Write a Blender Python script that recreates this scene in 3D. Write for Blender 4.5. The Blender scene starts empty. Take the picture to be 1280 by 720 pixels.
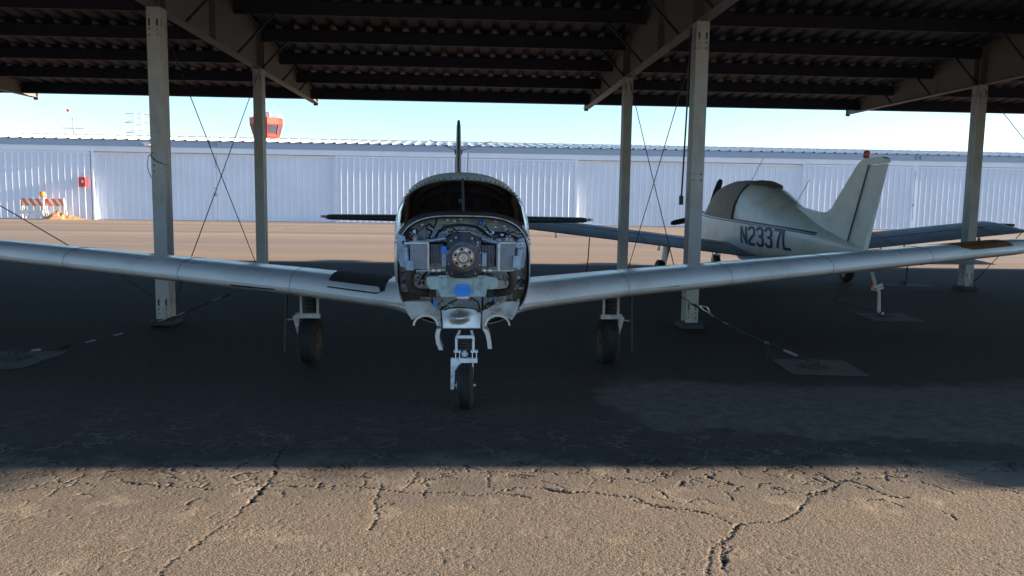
import bpy, math, random
import numpy as np
from mathutils import Vector, Matrix
random.seed(7); rng = np.random.default_rng(11)
S = bpy.context.scene; COL = S.collection
R = math.radians

# ---------------------------------------------------------------- camera
F_PX, CAM_H, PIT, ROL, YAW = 1021.5, 1.5765, R(6.4212), R(0.8567), R(2.9628)
fwd = Vector((math.sin(YAW)*math.cos(PIT), math.cos(YAW)*math.cos(PIT), -math.sin(PIT)))
rt0 = Vector((math.cos(YAW), -math.sin(YAW), 0)); up0 = rt0.cross(fwd)
RT = rt0*math.cos(ROL)+up0*math.sin(ROL); UP = up0*math.cos(ROL)-rt0*math.sin(ROL)
cd = bpy.data.cameras.new('camera'); cam = bpy.data.objects.new('camera', cd); COL.objects.link(cam)
cd.sensor_width = 36; cd.lens = 36*F_PX/1280; cd.clip_end = 6000; cd.clip_start = .05
cam.matrix_world = Matrix(((RT.x, UP.x, -fwd.x, 0), (RT.y, UP.y, -fwd.y, 0), (RT.z, UP.z, -fwd.z, CAM_H), (0, 0, 0, 1)))
S.camera = cam

# ---------------------------------------------------------------- light
SUN_EL = 11.5
SUN_AZ = 0.0           # degrees in front of (towards the camera from) the +X axis
W = bpy.data.worlds.new('World'); S.world = W; W.use_nodes = True
nt = W.node_tree; nt.nodes.clear()
sky = nt.nodes.new('ShaderNodeTexSky'); sky.sky_type = 'NISHITA'; sky.sun_disc = False
sky.sun_elevation = R(SUN_EL); sky.sun_rotation = R(90+SUN_AZ); sky.altitude = 400
sky.air_density = 1.0; sky.dust_density = .4; sky.ozone_density = 3.0
bg = nt.nodes.new('ShaderNodeBackground'); bg.inputs[1].default_value = .085
wo = nt.nodes.new('ShaderNodeOutputWorld')
nt.links.new(sky.outputs[0], bg.inputs[0]); nt.links.new(bg.outputs[0], wo.inputs[0])
sl = bpy.data.lights.new('sun', 'SUN'); sl.energy = 5.0; sl.angle = R(.35); sl.color = (1, .80, .60)
so = bpy.data.objects.new('sun', sl); COL.objects.link(so)
sd = Vector((math.cos(R(SUN_EL))*math.cos(R(SUN_AZ)), -math.cos(R(SUN_EL))*math.sin(R(SUN_AZ)), math.sin(R(SUN_EL))))
so.rotation_euler = sd.to_track_quat('Z', 'Y').to_euler(); so.location = (30, 0, 20)
S.view_settings.view_transform = 'Standard'; S.view_settings.look = 'None'
S.view_settings.gamma = 1; S.view_settings.use_curve_mapping = False
S.view_settings.exposure = 2.0

# ---------------------------------------------------------------- helpers
def ray(px, py): return fwd+RT*((px-640)/F_PX)+UP*((360-py)/F_PX)
def aY(px, py, Y):                                  # where the sight line meets the plane y = Y
    d = ray(px, py); return Vector((0, 0, CAM_H))+d*(Y/d.y)
def aZ(px, py, Z=0):
    d = ray(px, py); return Vector((0, 0, CAM_H))+d*((Z-CAM_H)/d.z)

def obj(name, verts, faces, mat=None, parent=None, smooth=False, loc=(0, 0, 0), angle=35):
    me = bpy.data.meshes.new(name); me.from_pydata([tuple(v) for v in verts], [], faces)
    if mat: me.materials.append(mat)
    if smooth:
        me.polygons.foreach_set('use_smooth', [True]*len(me.polygons))
        try: me.set_sharp_from_angle(angle=R(angle))
        except Exception: pass
    me.update(); o = bpy.data.objects.new(name, me); COL.objects.link(o)
    o.location = loc
    if parent: o.parent = parent
    return o

class MB:
    def __init__(s): s.v = []; s.f = []
    def add(s, vs, fs):
        n = len(s.v); s.v += [Vector(v) for v in vs]; s.f += [tuple(i+n for i in f) for f in fs]; return s
    def box(s, c, d, rot=None, taper=1):
        x, y, z = d[0]/2, d[1]/2, d[2]/2; c = Vector(c)
        P = [(-x, -y, -z), (x, -y, -z), (x, y, -z), (-x, y, -z), (-x*taper, -y*taper, z), (x*taper, -y*taper, z), (x*taper, y*taper, z), (-x*taper, y*taper, z)]
        P = [Vector(p) for p in P]
        if rot: P = [rot @ p for p in P]
        return s.add([p+c for p in P], [(0, 3, 2, 1), (4, 5, 6, 7), (0, 1, 5, 4), (1, 2, 6, 5), (2, 3, 7, 6), (3, 0, 4, 7)])
    def bb(s, a, b): return s.box([(a[i]+b[i])/2 for i in range(3)], [abs(b[i]-a[i]) for i in range(3)])
    def bar(s, a, b, w, h, up=(0, 0, 1)):
        a, b = Vector(a), Vector(b); d = b-a; L = d.length; d = d.normalized(); u = Vector(up)
        if abs(d.dot(u)) > .99: u = Vector((0, 1, 0))
        x = d.cross(u).normalized(); u = x.cross(d)
        M = Matrix((x, d, u)).transposed()
        return s.box((a+b)/2, (w, L, h), M)
    def tube(s, pts, r, n=8, cap=True):
        pts = [Vector(p) for p in pts]; m = len(pts); rs = r if isinstance(r, (list, tuple)) else [r]*m
        vs = []; prev = None
        for i, p in enumerate(pts):
            t = (pts[min(i+1, m-1)]-pts[max(i-1, 0)]).normalized()
            if prev is None:
                a = Vector((0, 0, 1)) if abs(t.z) < .9 else Vector((1, 0, 0)); x = t.cross(a).normalized()
            else:
                x = (prev-t*prev.dot(t)).normalized()
            prev = x; y = t.cross(x)
            for k in range(n):
                q = 2*math.pi*k/n; vs.append(p+(x*math.cos(q)+y*math.sin(q))*rs[i])
        fs = [(i*n+k, i*n+(k+1) % n, (i+1)*n+(k+1) % n, (i+1)*n+k) for i in range(m-1) for k in range(n)]
        if cap: fs += [tuple(range(n-1, -1, -1)), tuple((m-1)*n+k for k in range(n))]
        return s.add(vs, fs)
    def lathe(s, prof, o=(0, 0, 0), ax=(0, 0, 1), n=20, cap=True):     # prof: (radius, height along ax)
        a = Vector(ax).normalized(); b = Vector((0, 0, 1)) if abs(a.z) < .9 else Vector((1, 0, 0))
        x = a.cross(b).normalized(); y = a.cross(x); o = Vector(o); vs = []
        for r, h in prof:
            for k in range(n):
                q = 2*math.pi*k/n; vs.append(o+a*h+(x*math.cos(q)+y*math.sin(q))*r)
        m = len(prof)
        fs = [(i*n+k, i*n+(k+1) % n, (i+1)*n+(k+1) % n, (i+1)*n+k) for i in range(m-1) for k in range(n)]
        if cap: fs += [tuple(range(n-1, -1, -1)), tuple((m-1)*n+k for k in range(n))]
        return s.add(vs, fs)
    def loft(s, secs, closed=True, cap=True, keep=None):
        n = len(secs[0]); m = len(secs); fs = []
        for i in range(m-1):
            for k in range(n if closed else n-1):
                if keep and not keep(i, k): continue
                fs.append((i*n+k, i*n+(k+1) % n, (i+1)*n+(k+1) % n, (i+1)*n+k))
        if cap: fs += [tuple(range(n-1, -1, -1)), tuple((m-1)*n+k for k in range(n))]
        return s.add([p for q in secs for p in q], fs)
    def prism(s, poly, off):                                            # polygon (3-D points) extruded by off
        n = len(poly); off = Vector(off); P = [Vector(p) for p in poly]
        return s.add(P+[p+off for p in P], [tuple(range(n-1, -1, -1)), tuple(range(n, 2*n))]+[(i, (i+1) % n, n+(i+1) % n, n+i) for i in range(n)])
    def build(s, name, mat, parent=None, smooth=False, loc=(0, 0, 0), angle=35):
        # drop unused verts
        used = sorted({i for f in s.f for i in f}); mp = {u: i for i, u in enumerate(used)}
        return obj(name, [s.v[u] for u in used], [tuple(mp[i] for i in f) for f in s.f], mat, parent, smooth, loc, angle)

def thing(name, label, cat, loc=(0, 0, 0), rz=0, group=None):
    o = bpy.data.objects.new(name, None); COL.objects.link(o); o.location = loc; o.rotation_euler = (0, 0, rz)
    o.empty_display_size = .2
    return tag(o, label, cat, group)
def tag(o, label, cat, group=None):
    o['label'] = label; o['category'] = cat
    if group: o['group'] = group
    return o
def structure(o): o['kind'] = 'structure'; return o
def copy_tree(o, parent=None):
    c = o.copy(); COL.objects.link(c); c.parent = parent
    for ch in list(o.children): copy_tree(ch, c)
    return c

# ---------------------------------------------------------------- materials
def mat(name, col, rough=.6, metal=0, var=.15, scale=3, bump=0, bscale=40, dirt=None, dscale=2, damt=.5, stretch=None, coat=0):
    m = bpy.data.materials.new(name); m.use_nodes = True; t = m.node_tree; b = t.nodes['Principled BSDF']; L = t.links
    b.inputs['Roughness'].default_value = rough; b.inputs['Metallic'].default_value = metal
    if coat: b.inputs['Coat Weight'].default_value = coat; b.inputs['Coat Roughness'].default_value = .15
    tc = t.nodes.new('ShaderNodeTexCoord'); src = tc.outputs['Object']
    if stretch:
        mp = t.nodes.new('ShaderNodeMapping'); mp.inputs['Scale'].default_value = stretch; L.new(src, mp.inputs[0]); src = mp.outputs[0]
    n = t.nodes.new('ShaderNodeTexNoise'); n.inputs['Scale'].default_value = scale; n.inputs['Detail'].default_value = 6; L.new(src, n.inputs[0])
    r = t.nodes.new('ShaderNodeValToRGB'); r.color_ramp.elements[0].position = .3; r.color_ramp.elements[1].position = .7
    r.color_ramp.elements[0].color = (*[c*(1-var) for c in col], 1); r.color_ramp.elements[1].color = (*[min(1, c*(1+var)) for c in col], 1)
    L.new(n.outputs[0], r.inputs[0]); out = r.outputs[0]
    if dirt:
        n2 = t.nodes.new('ShaderNodeTexNoise'); n2.inputs['Scale'].default_value = dscale; n2.inputs['Detail'].default_value = 8; n2.inputs['Roughness'].default_value = .7; L.new(src, n2.inputs[0])
        r2 = t.nodes.new('ShaderNodeValToRGB'); r2.color_ramp.elements[0].position = .48; r2.color_ramp.elements[1].position = .72
        r2.color_ramp.elements[0].color = (0, 0, 0, 1); r2.color_ramp.elements[1].color = (damt, damt, damt, 1)
        L.new(n2.outputs[0], r2.inputs[0])
        mx = t.nodes.new('ShaderNodeMix'); mx.data_type = 'RGBA'; L.new(r2.outputs[0], mx.inputs[0]); L.new(out, mx.inputs[6]); mx.inputs[7].default_value = (*dirt, 1); out = mx.outputs[2]
    L.new(out, b.inputs['Base Color'])
    if bump:
        n3 = t.nodes.new('ShaderNodeTexNoise'); n3.inputs['Scale'].default_value = bscale; n3.inputs['Detail'].default_value = 4; L.new(src, n3.inputs[0])
        bp = t.nodes.new('ShaderNodeBump'); bp.inputs['Strength'].default_value = bump; bp.inputs['Distance'].default_value = .01; L.new(n3.outputs[0], bp.inputs['Height']); L.new(bp.outputs[0], b.inputs['Normal'])
    # roughness variation
    mr = t.nodes.new('ShaderNodeMapRange'); mr.inputs[3].default_value = max(.02, rough-.1); mr.inputs[4].default_value = min(1, rough+.12); L.new(n.outputs[0], mr.inputs[0]); L.new(mr.outputs[0], b.inputs['Roughness'])
    return m

M = {}
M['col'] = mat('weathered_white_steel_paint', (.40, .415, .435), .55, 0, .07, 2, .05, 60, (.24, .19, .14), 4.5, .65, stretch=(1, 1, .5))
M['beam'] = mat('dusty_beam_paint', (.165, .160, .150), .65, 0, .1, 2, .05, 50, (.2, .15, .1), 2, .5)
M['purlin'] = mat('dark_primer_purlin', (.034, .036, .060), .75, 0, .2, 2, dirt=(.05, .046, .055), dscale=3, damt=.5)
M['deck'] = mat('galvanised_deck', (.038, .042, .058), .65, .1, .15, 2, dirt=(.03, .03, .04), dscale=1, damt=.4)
M['cable'] = mat('steel_cable', (.03, .03, .035), .6, .2, .1, 5)
M['conc'] = mat('pad_concrete', (.062, .058, .055), .9, 0, .15, 4, .5, 80, (.05, .045, .04), 5, .6)
M['wall'] = mat('white_painted_sheet', (.72, .79, .91), .5, 0, .04, .6, dirt=(.6, .66, .75), dscale=.8, damt=.3)
M['trim'] = mat('pale_trim_paint', (.78, .84, .94), .5, 0, .05, 1)
M['fascia'] = mat('blue_grey_fascia', (.32, .42, .56), .55, 0, .06, 1, dirt=(.3, .33, .38), dscale=1, damt=.4)
M['hroof'] = mat('galvalume_roof', (.66, .66, .66), .4, .25, .08, .7, dirt=(.4, .37, .33), dscale=.6, damt=.35)
M['red'] = mat('red_paint', (.50, .05, .04), .4)
M['white'] = mat('white_gloss', (.75, .75, .72), .4, dirt=(.4, .36, .3), dscale=5, damt=.4)
M['gearwhite'] = mat('white_gear_enamel', (.72, .76, .80), .4, 0, .08, 12, dirt=(.2, .17, .13), dscale=22, damt=.75)
M['gearbeige'] = mat('grimy_gear_enamel', (.27, .26, .235), .5, 0, .15, 12, dirt=(.08, .07, .06), dscale=20, damt=.8)
M['rubber'] = mat('tyre_rubber', (.012, .012, .013), .8, 0, .25, 20, .2, 100, (.05, .045, .04), 8, .5)
M['disc'] = mat('old_rubber_disc', (.035, .028, .024), .8, 0, .3, 20)
M['alu'] = mat('dull_aluminium', (.55, .57, .60), .42, .7, .15, 10, .1, 60, (.16, .14, .12), 7, .7)
M['alubright'] = mat('polished_aluminium', (.80, .82, .85), .38, .8, .1, 10, .1, 60, (.25, .22, .2), 8, .4)
M['paint'] = mat('chalky_white_aircraft_paint', (.66, .68, .68), .28, 0, .06, 1.5, .02, 80, (.34, .33, .29), 2.2, .5, coat=.5)
M['paint2'] = mat('aged_white_aircraft_paint', (.70, .76, .78), .42, 0, .06, 1.5, .02, 80, (.30, .30, .28), 2.5, .45, coat=.15)
M['cream'] = mat('cream_roof_paint', (.80, .80, .73), .5, 0, .08, 3, dirt=(.25, .24, .2), dscale=6, damt=.5)
M['walk'] = mat('black_wing_walk', (.018, .018, .02), .85, 0, .2, 20, .5, 250)
M['navy'] = mat('navy_vinyl', (.022, .045, .17), .5)
M['tail'] = mat('dark_tail_grey', (.07, .08, .085), .45, 0, .15, 4)  # darker than the body, for fin, stabiliser and centre post
M['greywing'] = mat('grey_wing', (.19, .205, .225), .5, 0, .08, 2, dirt=(.1, .1, .1), dscale=3, damt=.4)  # darker grey than the fuselage, for wings and stabiliser
M['legwhite'] = mat('grimy_white_leg', (.48, .46, .42), .5, 0, .12, 12, dirt=(.1, .09, .08), dscale=20, damt=.7)
M['tan'] = mat('tan_canvas', (.34, .295, .25), .9, 0, .15, 3, .3, 30, (.12, .09, .07), 3, .6)
M['brown'] = mat('matt_brown', (.22, .19, .165), .9, 0, .15, 3, .3, 30)
M['rust'] = mat('rust_brown_scuff', (.20, .085, .025), .7, 0, .3, 4, .2, 60, (.05, .03, .015), 5, .7)
M['black'] = mat('black_plastic', (.015, .015, .017), .5)
M['firewall'] = mat('stained_firewall', (.40, .43, .48), .5, .15, .2, 7, .15, 40, (.06, .05, .045), 9, .8)
M['blueish'] = mat('blue_grey_engine_paint', (.28, .38, .50), .45, .2, .18, 10, .1, 60, (.08, .08, .08), 14, .6)
M['head'] = mat('cast_cylinder_head', (.25, .29, .36), .5, .5, .2, 14, .15, 60, (.06, .055, .05), 14, .6)
M['barrel'] = mat('dark_cylinder_barrel', (.06, .08, .10), .45, .4, .2, 14)
M['case'] = mat('grimy_crankcase', (.085, .095, .115), .5, .4, .35, 14, .4, 50, (.03, .027, .025), 16, .7)
M['sump'] = mat('green_grey_airbox', (.30, .43, .46), .5, 0, .1, 10, .08, 60, (.08, .08, .075), 12, .55)
M['plug'] = mat('blue_plug', (.02, .22, .78), .5, 0, .08, 20)
M['exhaust'] = mat('burnt_exhaust', (.075, .06, .055), .7, .4, .3, 14, .2, 60)
M['hose'] = mat('dark_hose', (.014, .014, .016), .6)
M['wire'] = mat('pale_wire', (.42, .40, .36), .5)
M['yellowstain'] = mat('olive_primer', (.16, .15, .06), .6, 0, .25, 16)
M['ring'] = mat('steel_ring', (.32, .27, .25), .35, .75, .2, 30)
M['beacon'] = mat('red_beacon_lens', (.45, .03, .03), .25)
M['rope'] = mat('dark_tie_rope', (.02, .019, .018), .9, 0, .4, 60)
M['ropelight'] = mat('pale_tie_strap', (.17, .165, .16), .8, 0, .2, 30)
M['ropewhite'] = mat('white_tie_rope', (.62, .62, .60), .7)
M['orange'] = mat('barricade_orange', (.85, .16, .04), .5)
M['bwhite'] = mat('barricade_white', (.80, .77, .72), .5)
M['lamp'] = mat('orange_lens', (.85, .22, .02), .3)
M['dirt'] = mat('orange_dirt', (.42, .24, .12), .95, 0, .25, 5, .8, 20)
M['tower'] = mat('tower_orange', (.52, .03, .022), .5, 0, .08, .5)
M['towergrey'] = mat('tower_grey', (.45, .43, .42), .7, 0, .1, .5)
M['glassdark'] = mat('tower_glass', (.05, .07, .10), .15, 0, .1, .5)
M['pylon'] = mat('pylon_steel', (.42, .44, .46), .5, .3, .1, .3)
M['seat'] = mat('dark_seat', (.014, .030, .027), .9)
M['line'] = mat('faded_line_paint', (.42, .36, .30), .8, 0, .3, 2)

def glass_mat(name, tint, gloss=.10):
    m = bpy.data.materials.new(name); m.use_nodes = True; t = m.node_tree; t.nodes.clear(); L = t.links
    a = t.nodes.new('ShaderNodeBsdfTransparent'); a.inputs[0].default_value = (*tint, 1)
    g = t.nodes.new('ShaderNodeBsdfGlossy'); g.inputs['Roughness'].default_value = .06
    fr = t.nodes.new('ShaderNodeFresnel'); fr.inputs[0].default_value = 1.45
    mx = t.nodes.new('ShaderNodeMixShader'); o = t.nodes.new('ShaderNodeOutputMaterial')
    df = t.nodes.new('ShaderNodeBsdfDiffuse'); df.inputs[0].default_value = (.03, .13, .11, 1)
    m2 = t.nodes.new('ShaderNodeMixShader'); m2.inputs[0].default_value = .45; L.new(a.outputs[0], m2.inputs[1]); L.new(df.outputs[0], m2.inputs[2])
    L.new(fr.outputs[0], mx.inputs[0]); L.new(m2.outputs[0], mx.inputs[1]); L.new(g.outputs[0], mx.inputs[2]); L.new(mx.outputs[0], o.inputs[0])
    return m
M['glass'] = glass_mat('green_tinted_perspex', (.12, .30, .25))

def ground_mat():
    m = bpy.data.materials.new('weathered_asphalt'); m.use_nodes = True; t = m.node_tree; b = t.nodes['Principled BSDF']; L = t.links
    b.inputs['Roughness'].default_value = .9; b.inputs['Specular IOR Level'].default_value = .18
    N = lambda k: t.nodes.new('ShaderNode'+k)
    tc = N('TexCoord'); P = tc.outputs['Object']
    def noise(scale, det=5, ro=.6, st=None):
        s = P
        if st:
            mp = N('Mapping'); mp.inputs['Scale'].default_value = st; L.new(P, mp.inputs[0]); s = mp.outputs[0]
        n = N('TexNoise'); n.inputs['Scale'].default_value = scale; n.inputs['Detail'].default_value = det; n.inputs['Roughness'].default_value = ro; L.new(s, n.inputs[0]); return n.outputs[0]
    def ramp(s, p0, c0, p1, c1):
        r = N('ValToRGB'); r.color_ramp.elements[0].position = p0; r.color_ramp.elements[1].position = p1
        r.color_ramp.elements[0].color = c0 if len(c0) == 4 else (*c0, 1); r.color_ramp.elements[1].color = c1 if len(c1) == 4 else (*c1, 1); L.new(s, r.inputs[0]); return r.outputs[0]
    def mix(f, a, c, mode='MIX'):
        x = N('Mix'); x.data_type = 'RGBA'; x.blend_type = mode
        for s, i in ((f, 0), (a, 6), (c, 7)):
            if hasattr(s, 'is_linked') or hasattr(s, 'links'): L.new(s, x.inputs[i])
            else: x.inputs[i].default_value = s if i == 0 else (*s, 1)
        return x.outputs[2]
    def math_(op, a, c=None):
        x = N('Math'); x.operation = op
        for s, i in ((a, 0), (c, 1)):
            if s is None: continue
            if hasattr(s, 'links'): L.new(s, x.inputs[i])
            else: x.inputs[i].default_value = s
        return x.outputs[0]
    def smooth(s, a, c):
        x = N('MapRange'); x.interpolation_type = 'SMOOTHSTEP'; x.inputs[1].default_value = a; x.inputs[2].default_value = c; L.new(s, x.inputs[0]); return x.outputs[0]
    sx = N('SeparateXYZ'); L.new(P, sx.inputs[0]); X, Y = sx.outputs[0], sx.outputs[1]
    warp = math_('MULTIPLY', math_('SUBTRACT', noise(.9, 6, .65), .5), 1.6)
    Yw = math_('ADD', Y, warp); Xw = math_('ADD', X, math_('MULTIPLY', math_('SUBTRACT', noise(.7, 6, .65, (1, 1, 5)), .5), 1.8))
    # dusty old asphalt: grains of tan and grey aggregate
    grain = noise(150, 3, .7); grain2 = noise(55, 4, .7)
    base = ramp(grain, .40, (.05, .040, .030), .60, (.365, .295, .21))
    base = mix(ramp(noise(2.2, 6, .6), .35, (0, 0, 0), .7, (.6, .6, .6)), base, (.19, .155, .125))
    base = mix(ramp(grain2, .55, (0, 0, 0), .75, (.55, .55, .55)), base, (.33, .27, .21))
    vs = N('TexVoronoi'); vs.inputs['Scale'].default_value = 75; L.new(P, vs.inputs['Vector'])
    base = mix(ramp(vs.outputs['Distance'], .12, (.85, .85, .85), .30, (0, 0, 0)), base, (.05, .042, .036))
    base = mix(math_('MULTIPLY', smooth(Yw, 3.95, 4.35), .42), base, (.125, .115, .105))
    base = mix(ramp(noise(3.1, 5, .65), .56, (0, 0, 0), .70, (.55, .55, .55)), base, (.40, .33, .23))
    # far apron: smoother, tan, streaked along the rows
    far = smooth(Y, 17.5, 20.0)
    apron = ramp(noise(.5, 5, .55, (.05, 1.0, 1)), .33, (.26, .20, .15), .68, (.37, .285, .205))
    apron = mix(ramp(noise(.11, 4, .6, (.15, 1.3, 1)), .42, (0, 0, 0), .62, (.75, .75, .75)), apron, (.205, .165, .135))
    base = mix(far, base, apron)
    # the shelter's shade on the same asphalt, painted into its colour
    shade_zone = math_('MULTIPLY', smooth(Yw, 4.35, 4.9), math_('SUBTRACT', 1.0, smooth(Y, 18.4, 19.6)))
    shade_col = ramp(noise(85, 5, .8), .42, (.0105, .0080, .0066), .60, (.050, .040, .034))
    worn = math_('MULTIPLY', math_('MULTIPLY', smooth(Xw, .85, 1.25), math_('SUBTRACT', 1.0, smooth(Xw, 4.6, 6.5))), math_('MULTIPLY', smooth(Yw, 5.15, 5.35), math_('SUBTRACT', 1.0, smooth(Yw, 6.5, 7.0))))
    near_tone = math_('MULTIPLY', math_('SUBTRACT', 1.0, smooth(Yw, 5.4, 7.6)), .30)  # paler towards the near edge
    wmask = math_('MAXIMUM', worn, near_tone)
    wmask = math_('MULTIPLY', wmask, ramp(noise(9, 6, .75), .30, (.25, .25, .25), .62, (1, 1, 1)))
    # thin web of dusty cracks in the shade-darkened asphalt
    v = N('TexVoronoi'); v.feature = 'DISTANCE_TO_EDGE'; v.inputs['Scale'].default_value = 3.2; mp = N('Mapping'); mp.inputs['Scale'].default_value = (.8, 1.5, 1)
    wv = N('VectorMath'); wv.operation = 'ADD'; nn = N('TexNoise'); nn.inputs['Scale'].default_value = 5; nn.inputs['Detail'].default_value = 6; L.new(P, nn.inputs[0])
    sc = N('VectorMath'); sc.operation = 'SCALE'; sc.inputs['Scale'].default_value = .55; L.new(nn.outputs[1], sc.inputs[0]); L.new(P, wv.inputs[0]); L.new(sc.outputs[0], wv.inputs[1]); L.new(wv.outputs[0], mp.inputs[0]); L.new(mp.outputs[0], v.inputs[0])
    crack = ramp(v.outputs['Distance'], .004, (1, 1, 1), .045, (0, 0, 0))
    crack = math_('MULTIPLY', crack, math_('SUBTRACT', 1.0, smooth(Yw, 5.2, 6.4)))
    crack = math_('MULTIPLY', crack, ramp(noise(2.2, 4), .40, (0, 0, 0), .54, (1, 1, 1)))
    shade_col = mix(math_('MAXIMUM', wmask, crack), shade_col, ramp(noise(120, 4, .8), .42, (.044, .037, .032), .60, (.23, .195, .165)))
    col = mix(shade_zone, base, shade_col)
    v2 = N('TexVoronoi'); v2.inputs['Scale'].default_value = 13; L.new(P, v2.inputs['Vector'])
    spk = math_('MULTIPLY', ramp(v2.outputs['Distance'], .05, (1, 1, 1), .09, (0, 0, 0)), ramp(noise(1.7, 3), .5, (0, 0, 0), .62, (1, 1, 1)))
    shade_col = mix(math_('MULTIPLY', spk, .6), shade_col, (.22, .20, .17))
    shade_col = mix(ramp(noise(16, 6, .8), .50, (0, 0, 0), .66, (.5, .5, .5)), shade_col, (.075, .060, .050))
    col = mix(shade_zone, base, shade_col)
    at = N('Attribute'); at.attribute_name = 'crack'
    col = mix(at.outputs['Fac'], col, (.02, .017, .014))
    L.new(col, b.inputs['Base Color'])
    bp = N('Bump'); bp.inputs['Strength'].default_value = .26; bp.inputs['Distance'].default_value = .007
    h = math_('ADD', math_('MULTIPLY', noise(190, 3, .6), 1.0), math_('MULTIPLY', vs.outputs['Distance'], .9)); L.new(h, bp.inputs['Height']); L.new(bp.outputs[0], b.inputs['Normal'])
    return m
M['ground'] = ground_mat()

# ---------------------------------------------------------------- ground
PX0, PX1, PY0, PY1 = -3.6, 4.0, 2.9, 5.1
xs = [-3000, -600, -200, -80, -40, -25, -15, -8, PX0, 0, PX1, 8, 15, 25, 40, 80, 200, 600, 3000]
ys = [-3000, -300, -50, -10, 0, PY0, PY1, 8, 12, 16, 20, 26, 34, 44, 60, 100, 200, 600, 3500]
gv = [(x, y, 0) for y in ys for x in xs]; gf = []
for j in range(len(ys)-1):
    for i in range(len(xs)-1):
        if ys[j] == PY0 and PX0 <= xs[i] < PX1: continue
        a = j*len(xs)+i; gf.append((a, a+1, a+1+len(xs), a+len(xs)))
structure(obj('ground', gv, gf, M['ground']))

def cracks():
    polys = [  # pixel paths on the photographed asphalt and half-widths in metres
        ([(375, 524), (366, 550), (352, 568), (345, 583), (338, 597), (326, 614), (314, 628)], .013),
        ([(314, 628), (285, 650), (262, 668), (235, 690), (213, 704), (198, 722)], .006),
        ([(-10, 614), (30, 612), (60, 606), (105, 605), (118, 608)], .004), ([(140, 603), (165, 604), (205, 607), (235, 607), (265, 611)], .009),
        ([(60, 620), (75, 611), (85, 607), (100, 606)], .006),
        ([(285, 605), (330, 609), (375, 610), (430, 609), (470, 612), (510, 617), (560, 617), (585, 621), (640, 612)], .006),
        ([(475, 606), (474, 622), (466, 640), (462, 662)], .003), ([(520, 590), (512, 605), (500, 615)], .005),
        ([(610, 590), (612, 603), (615, 612)], .004), ([(530, 600), (538, 610), (530, 622)], .006),
        ([(640, 610), (680, 612), (705, 616), (750, 620), (790, 624), (815, 633), (850, 636), (885, 645), (921, 657)], .006),
        ([(680, 610), (690, 614), (703, 615)], .011), ([(814, 632), (845, 636)], .010),
        ([(921, 657), (950, 651), (975, 646), (995, 634), (1005, 618), (1040, 612), (1050, 600), (1075, 597), (1105, 598)], .006),
        ([(1005, 618), (1025, 615), (1044, 610), (1050, 601)], .011),
        ([(921, 657), (908, 672), (895, 690), (884, 722)], .005), ([(911, 683), (906, 695), (905, 706)], .011), ([(921, 657), (912, 680), (905, 712)], .005),
        ([(880, 593), (892, 602), (915, 606)], .008), ([(1105, 590), (1108, 600)], .008), ([(1060, 606), (1090, 612), (1110, 620), (1135, 622)], .007),
        ([(1150, 602), (1180, 613), (1192, 618)], .007), ([(1200, 598), (1240, 606), (1290, 616)], .004), ([(780, 598), (795, 600)], .008),
        ([(845, 608), (853, 602)], .009), ([(820, 612), (833, 622)], .005), ([(905, 615), (915, 625)], .004), ([(1180, 640), (1195, 650)], .004)]
    out = []
    for pts, w in polys:
        P = [aZ(*p) for p in pts]; Q = []
        for a, b in zip(P, P[1:]):
            n = max(2, int((b-a).length/.011))
            for k in range(n):
                q = a.lerp(b, k/n); Q.append([q.x, q.y])
        Q.append([P[-1].x, P[-1].y]); Q = np.array(Q)
        j = np.cumsum(rng.normal(0, .004, Q.shape), 0); j -= np.linspace(0, 1, len(Q))[:, None]*j[-1]
        Q += j+rng.normal(0, .0045, Q.shape); out.append((Q, w))
    for k in range(260):                                   # short hairline cracks near the shade line
        x, y = rng.uniform(-3.2, 3.6), min(4.72, 4.72-abs(rng.normal(0, .28)))
        a = rng.choice([rng.normal(-.35, .3), rng.normal(.1, .5), rng.uniform(0, 3.1)]); n = rng.integers(3, 11); pts = [[x, y]]
        for _ in range(n):
            a += rng.normal(0, .5); pts.append([pts[-1][0]+.02*math.cos(a), pts[-1][1]+.02*math.sin(a)])
        out.append((np.array(pts), rng.uniform(.006, .010)))
    return out
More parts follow.
